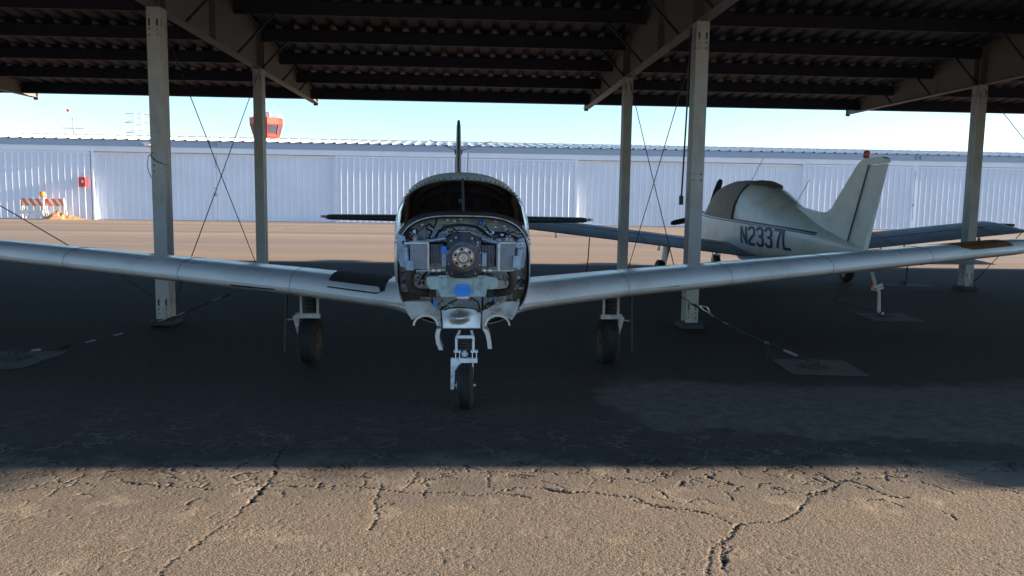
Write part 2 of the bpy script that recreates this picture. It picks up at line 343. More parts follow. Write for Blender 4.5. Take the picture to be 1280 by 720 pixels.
def fine_patch():
    nx, ny = 950, 290
    x = np.linspace(PX0, PX1, nx); y = np.linspace(PY0, PY1, ny); Xg, Yg = np.meshgrid(x, y)
    def fn(cell, seed):
        r = np.random.default_rng(seed); gx = int((PX1-PX0)/cell)+3; gy = int((PY1-PY0)/cell)+3; g = r.random((gy, gx))
        fx = (Xg-PX0)/cell; fy = (Yg-PY0)/cell; ix = fx.astype(int); iy = fy.astype(int); tx = fx-ix; ty = fy-iy; tx = tx*tx*(3-2*tx); ty = ty*ty*(3-2*ty)
        return (g[iy, ix]*(1-tx)+g[iy, ix+1]*tx)*(1-ty)+(g[iy+1, ix]*(1-tx)+g[iy+1, ix+1]*tx)*ty-.5
    rough = .35+1.3*np.clip(fn(.5, 5)+.5, 0, 1)
    Z = (rng.random(Xg.shape)-.5)*.0010*rough-np.clip(fn(.017, 1)-.27, 0, 1)*.013*rough+fn(.05, 2)*.0008+fn(.7, 4)*.004
    cr = np.zeros_like(Z); dx, dy = x[1]-x[0], y[1]-y[0]
    for Q, w in cracks():
        g = np.interp(np.arange(len(Q)), np.arange(0, len(Q)+6, 6), rng.uniform(.0, 1.15, len(np.arange(0, len(Q)+6, 6))))
        for (qx, qy), gg in zip(Q, g):
            if gg < .10: continue
            ww = max(.0042, w*gg*rng.uniform(.6, 1.1)); rr = int(ww*1.8/dx)+2; ry = int(ww*1.8/dy)+2
            i = int((qx-PX0)/dx); j = int((qy-PY0)/dy)
            if i < rr or j < ry or i >= nx-rr or j >= ny-ry: continue
            sl_ = (slice(j-ry, j+ry+1), slice(i-rr, i+rr+1))
            d2 = ((Xg[sl_]-qx)**2+(Yg[sl_]-qy)**2)/(ww*ww)
            cr[sl_] = np.maximum(cr[sl_], np.exp(-d2*d2)*min(1, .35+ww/.008))
    Z -= cr*.013
    # raised lips each side of the wide cracks, then fade to level at the rim of the sheet
    e = np.minimum(np.minimum(Xg-PX0, PX1-Xg), np.minimum(Yg-PY0, PY1-Yg)); fade = np.clip(e/.25, 0, 1); Z = Z*fade
    n = nx*ny; co = np.stack([Xg, Yg, Z], -1).reshape(-1, 3).astype(np.float32)
    idx = np.arange(n).reshape(ny, nx); q = np.stack([idx[:-1, :-1], idx[:-1, 1:], idx[1:, 1:], idx[1:, :-1]], -1).reshape(-1, 4)
    me = bpy.data.meshes.new('cracked_asphalt'); me.vertices.add(n); me.vertices.foreach_set('co', co.ravel())
    me.loops.add(q.size); me.loops.foreach_set('vertex_index', q.ravel().astype(np.int32)); me.polygons.add(len(q)); me.polygons.foreach_set('loop_start', np.arange(0, q.size, 4, dtype=np.int32))
    me.polygons.foreach_set('loop_total', np.full(len(q), 4, dtype=np.int32)) if hasattr(me.polygons[0], 'loop_total') and False else None
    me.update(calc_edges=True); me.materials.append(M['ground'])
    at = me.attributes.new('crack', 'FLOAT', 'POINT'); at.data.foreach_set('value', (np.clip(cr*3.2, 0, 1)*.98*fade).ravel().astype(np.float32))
    me.polygons.foreach_set('use_smooth', [True]*len(q))
    o = bpy.data.objects.new('cracked_asphalt', me); COL.objects.link(o); structure(o)
fine_patch()

# pale joint lines on the far apron
for k, (x0, y0, x1, y1, w) in enumerate([(-60, 28.3, -.5, 28.9, .10), (-.5, 28.9, 60, 29.8, .07), (-60, 40.6, 60, 41.6, .05), (-9.9, 25.3, -7.0, 46.0, .08), (-60, 23.1, -8, 23.3, .05), (-3.5, 34.5, 3, 44, .06)]):
    a, b = Vector((x0, y0, .004)), Vector((x1, y1, .004)); d = (b-a).normalized(); p = Vector((-d.y, d.x, 0))*w/2
    lo = obj('apron_line', [a-p, b-p, b+p, a+p], [(0, 1, 2, 3)], M['line'], loc=(0, 0, k*.0015)); structure(lo)

# ---------------------------------------------------------------- shelter
YC = 11.87; YB = 19.0; YFr = 2*YC-YB
PITCH = .0955
def under(Y): return 4.385-PITCH*abs(Y-YC)            # underside of the purlins
SP = 6.3456; CX0 = -3.63
sh = thing('aircraft_shelter', 'open steel shelter with white perforated columns and dark corrugated roof over both airplanes', 'shelter', (0, YC, 0))
def sp(mb, name, m, parent=sh, **k):
    mb.v = [v-Vector((0, YC, 0)) for v in mb.v]; return mb.build(name, m, parent, **k)
def plate(u0, u1, v0, v1, holes, f):       # plate with rectangular holes; f maps (u, v) to a point
    us = sorted({u0, u1, *[h[0] for h in holes], *[h[1] for h in holes]}); vs = sorted({v0, v1, *[h[2] for h in holes], *[h[3] for h in holes]})
    V = [f(u, v) for v in vs for u in us]; Fc = []
    for j in range(len(vs)-1):
        for i in range(len(us)-1):
            uc, vc = (us[i]+us[i+1])/2, (vs[j]+vs[j+1])/2
            if any(h[0] < uc < h[1] and h[2] < vc < h[3] for h in holes): continue
            a = j*len(us)+i; Fc.append((a, a+1, a+1+len(us), a+len(us)))
    return V, Fc
def column_mesh(h):
    mb = MB(); w, d = .076, .11; zt = h
    H = []
    for s in (-1, 1):
        c = s*.044
        for z0, z1, r in ((.225, .305, .011), (.178, .196, .009), (.118, .136, .009), (1.79, 1.807, .008), (1.86, 1.877, .008), (zt-.21, zt-.13, .011), (zt-.255, zt-.237, .009), (zt-.32, zt-.302, .009)):
            H.append((c-r, c+r, z0, z1))
    for y in (-d, d):
        V, Fc = plate(-w, w, .02, h, H, lambda u, v: (u, y, v)); mb.add(V, Fc)
        V, Fc = plate(-w, w, .02, h, H, lambda u, v: (u, y*(1-.04), v)); mb.add(V, Fc)
    H2 = [(s*.07-.010, s*.07+.010, a, b) for s in (-1, 1) for a, b in ((.225, .305), (.118, .136), (1.79, 1.807), (1.86, 1.877), (zt-.21, zt-.13), (zt-.32, zt-.302))]
    for x in (-w, w):
        V, Fc = plate(-d, d, .02, h, H2, lambda u, v: (x, u, v)); mb.add(V, Fc)
    # rim of the two channels that make the box: a proud seam down each side
    for x in (-w-.002, w+.002): mb.box((x, 0, h/2), (.004, .012, h-.04))
    return mb
CH = 3.655
cm = column_mesh(CH); bmb = MB().box((0, 0, .0275), (.27, .34, .055)); bmb.box((0, 0, .06), (.22, .28, .014))
for sx_ in (-1, 1):
    for sy_ in (-1, 1): bmb.tube([(sx_*.105, sy_*.135, .05), (sx_*.105, sy_*.135, .095)], .011, 6)
cproto = cm.build('column', M['col'], sh); bproto = bmb.build('base_plate', M['purlin'], cproto)
cols_x = [CX0+SP*i for i in range(-4, 8)]
first = True
for i in range(-4, 8):
    for Y in (9.886, 14.459):
        if first: c = cproto; first = False
        else: c = copy_tree(cproto, sh)
        c.location = (CX0+SP*i, Y-YC, 0)
# beams: tapered I sections
def beam(x):
    Y0, Y1 = YFr-.50, 19.62; zb = 3.665
    def top(Y): return under(Y)+.185
    ysb = [Y0, YFr+2.5, 9.886, YC, 14.459, 17.2, Y1]
    mb = MB(); V = []
    for y in ysb: V += [(x-.004, y, zb), (x+.004, y, zb), (x+.004, y, top(y)), (x-.004, y, top(y))]
    mb.loft([V[i*4:i*4+4] for i in range(len(ysb))])
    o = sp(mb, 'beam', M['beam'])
    fl = MB(); fl.bb((x-.078, Y0, zb-.011), (x+.078, Y1, zb)); sp(fl, 'bottom_flange', M['beam'], o)
    ft = MB()
    for a, b in ((Y0, YC), (YC, Y1)): ft.bar((x, a, top(a)+.006), (x, b, top(b)+.006), .15, .011)
    sp(ft, 'top_flange', M['beam'], o)
    for y in (9.78, 9.99, 14.35, 14.565, YC):
        for s in (-1, 1): sp(MB().bb((x+s*.005, y-.004, zb), (x+s*.072, y+.004, top(y))), 'stiffener', M['beam'], o)
    
    for y, a, b in ((Y1+.004, 0, .35),): sp(MB().bb((x-.05, Y1, zb-.06), (x+.05, Y1+.008, top(Y1))), 'end_plate', M['beam'], o)
    return o
for i in range(-3, 7): beam(CX0+SP*i)
# white plates standing in for sky seen through gaps at the beam tips
for i in range(-3, 7):
    x = CX0+SP*i; sp(MB().bb((x-.03, 19.66, 3.74), (x-.005, 19.67, 4.0)), 'sky_gap_plate', M['white'])
RX0, RX1 = -34, 46
pyl = [YB-1.5*k for k in range(5)]+[YFr+1.5*k for k in range(5)]
for Y in pyl:
    z = under(Y); mb = MB(); s = 1 if Y > YC else -1; h = .25 if abs(Y-YC) > 7 else .2
    zb = z; 
    mb.bb((RX0, Y-.0015, zb), (RX1, Y+.0015, zb+h)); mb.bb((RX0, Y+.0015, zb-.0025), (RX1, Y+.065*1, zb)) ; mb.bb((RX0, Y-.065, zb+h), (RX1, Y+.0015, zb+h+.0025)); mb.bb((RX0, Y+.065, zb-.0025), (RX1, Y+.0675, zb+.018))
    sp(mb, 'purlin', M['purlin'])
    if YFr+1 < Y < YB-.5 or Y < YFr+.5: pass
def deckz(Y): return under(Y)+.2
# corrugated deck: ribs run down the slope
mb = MB(); prof = []
x = RX0
while x < RX1:
    prof += [(x, 0), (x+.16, 0), (x+.20, .042), (x+.26, .042), (x+.30, 0)]; x += .305
ysd = [YFr-.12, YC-.01, YC+.01, YB+.10]
V = []
for Y in ysd: V += [(px_, Y, deckz(Y)+pz+.006) for px_, pz in prof]
n = len(prof); mb.add(V, [(i*n+k, i*n+k+1, (i+1)*n+k+1, (i+1)*n+k) for i in range(3) for k in range(n-1)])
V2 = [(a, b, c+.004) for a, b, c in V]; mb.add(V2, [(i*n+k, (i+1)*n+k, (i+1)*n+k+1, i*n+k+1) for i in range(3) for k in range(n-1)])
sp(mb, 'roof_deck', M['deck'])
# edge channel that closes the rear edge, and the front one
for Y, s in ((YB+.11, 1), (YFr-.13, -1)):
    mb = MB(); z = under(YB); mb.bb((RX0, Y-.002, z-.012), (RX1, Y+.002, z+.245)); mb.bb((RX0, Y-.002-.05*s if s > 0 else Y+.002, z-.014), (RX1, Y-.002 if s > 0 else Y+.052, z-.012))
    sp(mb, 'eave_channel', M['purlin'])
# flange braces from the beam bottoms to the purlins, both sides
for i in range(-1, 3):
    x = CX0+SP*i
    for Y in [y for y in pyl if y > 8 and y < 18.5]:
        b = MB()
        for s in (-1, 1): b.bar((x+s*.06, Y-.03, 3.68), (x+s*(under(Y)-3.62), Y-.03, under(Y)+.03), .03, .03)
        sp(b, 'flange_brace', M['purlin'])
# cross-bracing cables between front and back columns
for i in range(-3, 5):
    x = CX0+SP*i+ (.0)
    for a, b in (((9.98, 3.58), (14.36, .06)), ((9.98, .06), (14.36, 3.58))):
        p, q = Vector((x, a[0], a[1])), Vector((x+.02, b[0], b[1]))
        sp(MB().tube([p, p.lerp(q, .5)+Vector((0, 0, -.015)), q], .0065, 5), 'brace_cable', M['cable'])

# cord with a switch box on the right front column, and a loop of wire on the left one
t = thing('switch_box', 'small black pendant switch box hanging on its cord beside the right front column', 'switch box', (2.71-.135, 9.90, 0))
MB().tube([(.03, 0, 3.6), (.012, 0, 2.6), (-.012, 0, 1.62)], .011, 6).build('cord', M['black'], t)
mb = MB().box((-.015, 0, 1.555), (.042, .05, .11)).box((-.015, 0, 1.62), (.024, .03, .03), taper=.6); mb.box((-.015, -.027, 1.57), (.02, .006, .02)); mb.build('box', M['black'], t)
lx = CX0-.08
tag(MB().tube([(lx+.03, 9.77, 2.02), (lx-.02, 9.765, 1.97), (lx-.035, 9.76, 1.86), (lx-.02, 9.77, 1.78), (lx+.005, 9.772, 1.72)], .004, 5).tube([(lx, 9.77, 1.98), (lx+.06, 9.765, 1.92), (lx+.12, 9.765, 1.9), (lx+.17, 9.8, 1.88)], .0045, 5).build('wire_loop', M['hose'], None, True), 'thin black wire looped round the left front column', 'wire')

# ---------------------------------------------------------------- hangar
HS = .017
hg = thing('hangar', 'long white corrugated hangar with sliding doors and blue grey fascia across the apron', 'hangar', (0, 45.06, 0), math.atan(HS))
def corr(x0, x1, z0, z1, y, pitch=.335, rise=.045, s=-1, first=.12):
    pr = [(x0, 0)]; x = x0+first
    while x+.12 < x1:
        pr += [(x, 0), (x+.03, rise), (x+.06, rise), (x+.108, 0)]; x += pitch
    pr.append((x1, 0)); V = []; n = len(pr)
    for z in (z0, z1): V += [(a, y+s*b, z) for a, b in pr]
    return MB().add(V, [(k, k+1, n+k+1, n+k) for k in range(n-1)])
DT = 3.60; FB = 3.90; FT = 4.22; REC = .20
bays = [(-46, -33, 'r'), (-33, -20.1, 'p'), (-19.95, -7.3, 'r'), (-7.2, 5.75, 'p'), (5.85, 18.6, 'r'), (18.7, 24.95, 'p'), (25.25, 37.0, 'p'), (37.1, 49.8, 'r'), (49.9, 63, 'p')]
def frame(mb, x0, x1, y, w=.06, t=.02, zt=DT):
    mb.bb((x0, y-t, .02), (x0+w, y, zt)); mb.bb((x1-w, y-t, .02), (x1, y, zt)); mb.bb((x0+w, y-t, zt-.10), (x1-w, y, zt)); mb.bb((x0+w, y-t, .02), (x1-w, y, .09))
for x0, x1, k in bays:
    if k == 'p':
        w = corr(x0+.02, x1-.02, .03, DT-.08 if x0 > -30 else DT, 0).build('door_panel', M['wall'], hg)
        f = MB(); frame(f, x0, x1, -.002, .05, .036, DT-.02); f.build('door_frame', M['trim'], w)
    else:
        xm = (x0+x1)/2
        for a, b in ((x0, xm-.01), (xm+.01, x1)):
            w = corr(a+.03, b-.03, .03, DT-.12, REC, rise=.022).build('door_panel', M['wall'], hg)
            f = MB(); frame(f, a, b, REC-.004, .16, .03, DT-.03); f.build('door_frame', M['trim'], w)
            if a == x0: MB().box((b-.09, REC-.07, 1.42), (.13, .07, .2)).box((b-.09, REC-.06, 1.75), (.06, .05, .06)).box((b-.05, REC-.05, 3.1), (.03, .03, .55)).build('latch', M['fascia'], w)
        j = MB()
        j.bb((x0-.10, -.04, 0), (x0, REC+.02, DT)); j.bb((x1, -.04, 0), (x1+.09, REC+.02, DT)); j.build('door_jamb', M['trim'], hg)
jj = MB(); jj.bb((24.96, -.05, 0), (25.24, .02, DT)); jj.build('door_jamb', M['trim'], hg)
MB().bb((25.07, -.065, .5), (25.11, -.052, 3.3)).box((25.09, -.07, 1.4), (.1, .04, .16)).build('door_seam', M['fascia'], hg)
mb = MB(); mb.bb((-46, -.045, DT), (63, .25, FB)); mb.build('header', M['trim'], hg)
mb = MB(); mb.bb((-46, -.075, FB), (63, .25, FT)); mb.bb((-46, -.085, FB-.012), (63, -.0752, FB+.012)); mb.build('fascia', M['fascia'], hg)
MB().bb((-46, .3, 0), (-45.8, 12, FT)).bb((62.8, .3, 0), (63, 12, FT)).bb((-46, 11.9, 0), (63, 12.1, FT)).build('end_wall', M['wall'], hg)
MB().bb((-46, REC+.03, 0), (63, REC+.08, DT)).build('back_board', M['wall'], hg)
# roof sheets
mb = MB(); pr = []; x = -46.2
while x < 63.2:
    pr += [(x, 0), (x+.40, 0), (x+.45, .055), (x+.53, .055), (x+.58, 0)]; x += .60
V = []; n = len(pr)
for y, z in ((-.17, FT+.01), (6, FT+.56), (12.2, FT+.01)): V += [(a, y, z+b) for a, b in pr]
mb.add(V, [(i*n+k, i*n+k+1, (i+1)*n+k+1, (i+1)*n+k) for i in range(2) for k in range(n-1)])
mb.bb((-46.2, 5.8, FT+.60), (63.2, 6.2, FT+.63)); mb.build('roof', M['hroof'], hg)
# stroke lettering
GL = {'N': [[(0, 0), (0, 5)], [(0, 5), (2, 0)], [(2, 0), (2, 5)]], '2': [[(0, 4), (.45, 4.9), (1.55, 4.9), (2, 4.3), (2, 3.1), (.1, 1.0), (.1, .12), (2.1, .12)]],
      '3': [[(0, 4.1), (.45, 4.9), (1.55, 4.9), (2, 4.4), (2, 3.1), (1.5, 2.6), (.7, 2.6)], [(1.5, 2.55), (2, 2.1), (2, .7), (1.55, .1), (.45, .1), (0, .9)]],
      '7': [[(0, 4.88), (2, 4.88), (2, 4.2), (.8, 0)]], 'L': [[(0, 5), (0, .12), (2.1, .12)]], 'D': [[(0, 0), (0, 4.9), (1.4, 4.9), (2, 4.2), (2, .8), (1.4, .1), (.15, .1)]],
      '-': [[(.2, 2.5), (1.7, 2.5)]], '1': [[(.6, 0), (.6, 5)]], '0': [[(1, .1), (.5, .1), (0, .8), (0, 4.2), (.5, 4.9), (1.5, 4.9), (2, 4.2), (2, .8), (1.5, .1), (1, .1)]],
      '8': [[(1, 2.6), (.4, 2.6), (0, 3.1), (0, 4.4), (.4, 4.9), (1.6, 4.9), (2, 4.4), (2, 3.1), (1.6, 2.6), (1, 2.6)], [(1, 2.45), (.4, 2.45), (0, 2), (0, .6), (.4, .1), (1.6, .1), (2, .6), (2, 2), (1.6, 2.45), (1, 2.45)]]}
def ribbon(mb, pts, w, f, lift=0, sub=4):
    P = []
    for a, b in zip(pts, pts[1:]):
        for k in range(sub): P.append((a[0]+(b[0]-a[0])*k/sub, a[1]+(b[1]-a[1])*k/sub))
    P.append(pts[-1]); V = []
    for i, p in enumerate(P):
        a = P[max(i-1, 0)]; b = P[min(i+1, len(P)-1)]; d1 = Vector((p[0]-a[0], p[1]-a[1])); d2 = Vector((b[0]-p[0], b[1]-p[1]))
        if d1.length < 1e-9: d1 = d2
        if d2.length < 1e-9: d2 = d1
        d1.normalize(); d2.normalize(); t_ = (d1+d2).normalized(); nn = Vector((-t_.y, t_.x)); c = max(.5, nn.dot(Vector((-d1.y, d1.x))))
        for s in (-1, 1): V.append(f(p[0]+nn.x*s*w/2/c, p[1]+nn.y*s*w/2/c, lift))
    mb.add(V, [(2*i, 2*i+1, 2*i+3, 2*i+2) for i in range(len(P)-1)])
def lettering(txt, w, f, adv=2.9):
    mb = MB(); u = 0
    for ch in txt:
        for k, pl in enumerate(GL[ch]): ribbon(mb, [(u+a, b) for a, b in pl], w, f, k*.0006)
        u += 2.0 if ch == '1' else adv
    return mb
for x, txt in ((-13.9, 'D-11'), (-.9, 'D-10'), (25.0, 'D-8')):
    lettering(txt, .62, lambda u, v, l: (x+u*.041, -.079-l, 3.955+v*.043), 3.1).build('door_number', M['navy'], hg)
mb = MB().box((-17.05, -.20, 4.06), (.5, .24, .06)).box((-17.05, -.19, 3.98), (.36, .2, .10), taper=.8); mb.build('wall_light', M['white'], hg)
t = thing('alarm_box', 'small red cabinet mounted on the hangar wall left of the D-11 door', 'cabinet', (-20.47, 44.69, 0), math.atan(HS))
MB().box((0, -.13, 1.98), (.34, .2, .50)).build('box', M['red'], t); MB().box((.03, -.235, 2.0), (.07, .008, .12)).build('window', M['white'], t)

# ---------------------------------------------------------------- barricades and dirt
def barricade(loc, label, rz, w, lower, lamp):
    t = thing('barricade', label, 'barricade', loc, rz, 'striped barricades by the hangar')
    z0, z1 = .70, 1.08
    for y, s in ((-.02, 1), (.3, -1)):
        n = 9; pw = w/ n
        if s > 0:
            b = MB().bb((0, -.03, z0), (w, -.004, z1)).build('top_board', M['bwhite'], t)
            sk = .26; k = -1; st = MB(); lift = 0
            while k*.36 < w+.3:
                xa = k*.36; poly = [(xa, z1), (xa+.19, z1), (xa+.19+sk, z0), (xa+sk, z0)]
                poly = [(max(0, min(w, a)), b_) for a, b_ in poly]
                if len({p[0] for p in poly}) > 1: st.add([(a, -.034, b_) for a, b_ in poly], [(0, 3, 2, 1)])
                k += 1
            st.build('stripe', M['orange'], b)
        for x in (.03, w-.03): MB().bar((x, -.002 if s > 0 else .3, 0), (x, .0 if s > 0 else .02, 1.12), .045, .035, (0, 1, 0)).build('leg', M['bwhite'], t)
    if lower: MB().bb((-.15, -.06, .27), (w*.98, -.036, .46)).build('lower_board', M['bwhite'], t)
    MB().bb((-.05, .0, .02), (w+.05, .03, .06)).build('foot_rail', M['bwhite'], t)
    if lamp:
        l = MB().lathe([(.06, 0), (.13, .04), (.155, .14), (.13, .25), (.05, .30)], (w*.98, -.0, 1.16), (0, 0, 1), 14).build('warning_lamp', M['lamp'], t, True)
        MB().box((w*.98, 0, 1.10), (.14, .1, .13)).build('battery_case', M['bwhite'], l)
    return t
a = aZ(29, 274.5)
barricade((-23.45, 44.15, 0), 'orange and white striped barricade with round orange lamp and white lower board beside the hangar', R(-2), 1.15, True, True)
barricade((-22.4, 44.4, 0), 'orange and white striped barricade without lamp, standing right beside the dirt pile', R(-3), 1.05, False, False)
mb = MB(); V = []; n = 26
for j in range(10):
    r = 1-j/9
    for k in range(n):
        q = 2*math.pi*k/n; rr = r*(1+.22*math.sin(3*q+1)+.12*random.random())
        V.append((rr*1.05*math.cos(q)+(.45*r if math.cos(q) > 0 else 0)*rr, rr*.6*math.sin(q), max(0, .42*(1-r)**1.2*(1+.25*random.uniform(-1, 1)))-.01))
mb.add(V, [(i*n+k, i*n+(k+1) % n, (i+1)*n+(k+1) % n, (i+1)*n+k) for i in range(9) for k in range(n)])
tag(mb.build('dirt_pile', M['dirt'], None, False, (-21.55, 44.0, 0)), 'low heap of orange dirt at the foot of the hangar wall by the barricades', 'dirt pile')

# ---------------------------------------------------------------- far background
def tower():
    Y = 250; sc = Y/400; cx = (-104.379-90.294)/2*sc; zt = 23.9; zb = 17.9
    t = thing('control_tower', 'orange airport control tower with slanted windows and roof railing behind the hangar roof', 'control tower', (cx, Y, 0), R(-6))
    def octo(r, z): return [(r*math.cos(R(45*k+22.5)), r*math.sin(R(45*k+22.5)), z) for k in range(8)]
    MB().loft([octo(2.4, 0), octo(2.4, zb-.6)]).build('shaft', M['towergrey'], t)
    MB().loft([octo(3.4, zb-.6), octo(3.75, zb), octo(3.85, zb+.7)]).build('base_band', M['tower'], t)
    MB().loft([octo(4.62, zb+3.55), octo(4.75, zb+3.6), octo(4.8, zt-.5), octo(4.8, zt-.45)]).build('parapet', M['tower'], t)
    lo, hi = octo(3.85, zb+.7), octo(4.62, zb+3.55)
    MB().loft([[tuple(Vector(p)*1) for p in octo(3.75, zb+.7)], octo(4.5, zb+3.55)]).build('cab_wall', M['tower'], t)
    for k in range(8):
        a, b, c, d = Vector(lo[k]), Vector(lo[(k+1) % 8]), Vector(hi[(k+1) % 8]), Vector(hi[k])
        q = [a.lerp(b, .1).lerp(d.lerp(c, .1), .12), a.lerp(b, .9).lerp(d.lerp(c, .9), .12), a.lerp(b, .9).lerp(d.lerp(c, .9), .95), a.lerp(b, .1).lerp(d.lerp(c, .1), .95)]
        MB().add(q, [(0, 1, 2, 3)]).build('window', M['glassdark'], t)
        MB().tube([a, d], .12, 5).build('mullion', M['tower'], t)
    mb = MB(); top = octo(4.7, zt+.55)
    for k in range(8): mb.tube([top[k], top[(k+1) % 8]], .04, 4); mb.tube([octo(4.7, zt-.45)[k], top[k]], .05, 4)
    mb.build('railing', M['towergrey'], t)
    mb = MB(); mb.bb((.2, -1, zt-.45), (1.4, .4, zt+1.3)); mb.build('roof_unit', M['bwhite'], t)
    for x, h in ((-3.6, 1.8), (-2.2, 3.2), (2.7, 3.8), (3.4, 2.0), (4.2, 1.6)): MB().tube([(x, -1.0, zt-.45), (x, -1.0, zt+h)], .05, 4).build('antenna', M['towergrey'], t)
tower()
def pylon(loc, label, rz=0):
    t = thing('transmission_tower', label, 'pylon', loc, rz, 'steel lattice transmission towers')
    H = 46.5; b = MB(); r = .13
    def hw(z): return 5.0-3.0*min(1, z/26) if z < 26 else 2.0
    zs = [0, 7, 13, 18, 22, 26, 29.5, 33, 36.5, 40, 43.5, H]
    for sx in (-1, 1):
        for sy in (-1, 1):
            for z0, z1 in zip(zs, zs[1:]): b.tube([(sx*hw(z0), sy*hw(z0), z0), (sx*hw(z1), sy*hw(z1), z1)], r, 4, False)
    b.build('leg', M['pylon'], t)
    b = MB()
    for z0, z1 in zip(zs, zs[1:]):
        for s in (-1, 1):
            a, c = hw(z0), hw(z1)
            b.tube([(-a, s*a, z0), (c, s*c, z1)], .08, 4, False); b.tube([(a, s*a, z0), (-c, s*c, z1)], .08, 4, False); b.tube([(-c, s*c, z1), (c, s*c, z1)], .08, 4, False)
            b.tube([(s*a, -a, z0), (s*c, c, z1)], .08, 4, False)
    b.build('lattice', M['pylon'], t)
    for z, L in ((46.3, 7.6), (41.5, 8.2), (35.6, 7.6)):
        for s in (-1, 1):
            b = MB()
            for y in (-1, 1):
                b.tube([(s*2, y*2, z), (s*L, 0, z-(.5 if z < 46 else -.1))], .13, 4, False); b.tube([(s*2, y*2, z+(1.6 if z < 46 else -2.4)), (s*L, 0, z-(.5 if z < 46 else -.1))], .10, 4, False)
            b.build('crossarm', M['pylon'], t)
            if z < 46: MB().tube([(s*L, 0, z-.5), (s*L, 0, z-2.6)], .22, 5).build('insulator', M['pylon'], t)
    return t
P1 = (-195.5, 500, 0)
pylon(P1, 'grey lattice transmission tower above the hangar roof between the two left columns of the shelter'.replace(' between the two left columns of the shelter', ', left of the front column'), R(8))
pylon((-321.5, 560, -5), 'grey lattice transmission tower cut by the left edge, only its arm in view', R(8))
t = thing('utility_pole', 'tall pole with two crossarms standing behind the hangar roof at far left', 'utility pole', (-140, 300, 0), R(5))
MB().tube([(0, 0, 0), (0, 0, 26.8)], [.45, .32], 8).build('pole', M['towergrey'], t)
MB().bb((-4.2, -.2, 22.9), (3.6, .2, 23.15)).build('crossarm', M['towergrey'], t)
for x in (-2.8, 3.2): MB().tube([(x, 0, 22.9), (x, 0, 21)], .05, 4).build('insulator', M['towergrey'], t)
MB().bb((-1.4, -.15, 26.5), (2, .15, 26.65)).build('crossarm', M['towergrey'], t)
bc = aY(85, 138, 500)
t = thing('overhead_wire', 'thin power line with a red marker ball above the hangar at far left', 'power line', (bc.x, 500, bc.z))
MB().lathe([(.05, -.9), (.6, -.7), (.9, 0), (.6, .7), (.05, .9)], (0, 0, 0), (0, 0, 1), 12).build('marker_ball', M['red'], t, True)
e1 = Vector((P1[0]-8-bc.x, 0, 46-bc.z)); e2 = Vector((-321.5+8-bc.x, 60, 41.4-bc.z))
MB().tube([e1, e1.lerp(Vector((0, 0, .9)), .5)-Vector((0, 0, 1.0)), (0, 0, .9), Vector((0, 0, .9)).lerp(e2, .5)-Vector((0, 0, 1.0)), e2], .035, 4).build('wire', M['pylon'], t)

# ---------------------------------------------------------------- shared aircraft helpers
def section(y, w, zt, zb, zm, nt, nb, n=40):
    out = []
    for k in range(n):
        q = 2*math.pi*k/n; c, s = math.cos(q), math.sin(q)
        ex = 2/(nt if s >= 0 else nb); h = (zt-zm) if s >= 0 else (zm-zb)
        out.append(Vector((w*math.copysign(abs(c)**ex, c), y, zm+h*math.copysign(abs(s)**ex, s))))
    return out
def interp(st, y):                                         # monotone cubic between the stations
    st = sorted(st)
    if y <= st[0][0]: return st[0]
    if y >= st[-1][0]: return st[-1]
    k = next(i for i in range(len(st)-1) if st[i][0] <= y <= st[i+1][0]); a, b = st[k], st[k+1]; h = b[0]-a[0]; t_ = (y-a[0])/h; out = [y]
    def slope(i, c):
        if i <= 0 or i >= len(st)-1: return None
        d0 = (st[i][c]-st[i-1][c])/(st[i][0]-st[i-1][0]); d1 = (st[i+1][c]-st[i][c])/(st[i+1][0]-st[i][0])
        return 0 if d0*d1 <= 0 else 2*d0*d1/(d0+d1)
    for c in range(1, len(a)):
        d = (b[c]-a[c])/h; m0 = slope(k, c); m1 = slope(k+1, c); m0 = d if m0 is None else m0; m1 = d if m1 is None else m1
        out.append((2*t_**3-3*t_**2+1)*a[c]+(t_**3-2*t_**2+t_)*h*m0+(3*t_**2-2*t_**3)*b[c]+(t_**3-t_**2)*h*m1)
    return tuple(out)
AF = []                                                    # symmetric-ish section, 0..1 chord
for k in range(19):
    x = (1-math.cos(math.pi*k/18))/2; yt = 5*(.2969*math.sqrt(x)-.126*x-.3516*x*x+.2843*x**3-.1036*x**4); AF.append((x, yt))
def foil(x, le, te, z, t_, camber=.15, inc=0):
    c = te-le; pts = []
    for a, b in reversed(AF): pts.append(Vector((x, le+c*a, z+b*t_*(1+camber)-(inc*a))))
    for a, b in AF[1:-1]: pts.append(Vector((x, le+c*a, z-b*t_*(1-camber)-(inc*a))))
    return pts
def wheel(parent, c, r, w, ax=(1, 0, 0), hub=M['gearbeige']):
    h = w/2; pr = [(r*.52, -h*.8), (r*.62, -h), (r*.82, -h*1.02), (r*.94, -h*.8)]
    for g in (-.5, -.17, .17, .5): pr += [(r*.99, h*(g-.13)), (r*.955, h*(g-.09)), (r*.955, h*(g-.03)), (r*.99, h*(g+.01))]
    pr += [(r*.94, h*.8), (r*.82, h*1.02), (r*.62, h), (r*.52, h*.8)]
    wl = MB().lathe(pr, c, ax, 28).build('wheel', M['rubber'], parent, True, angle=50)
    MB().lathe([(r*.5, -h*.85), (r*.53, -h*.98), (r*.45, -h*.98), (r*.36, -h*.7), (r*.16, -h*.7), (r*.15, -h*1.05), (.005, -h*1.05)], c, ax, 20).lathe([(r*.5, h*.85), (r*.53, h*.98), (r*.45, h*.98), (r*.36, h*.7), (r*.16, h*.7), (r*.15, h*1.05), (.005, h*1.05)], c, ax, 20).build('rim', hub, wl, True)
    return wl

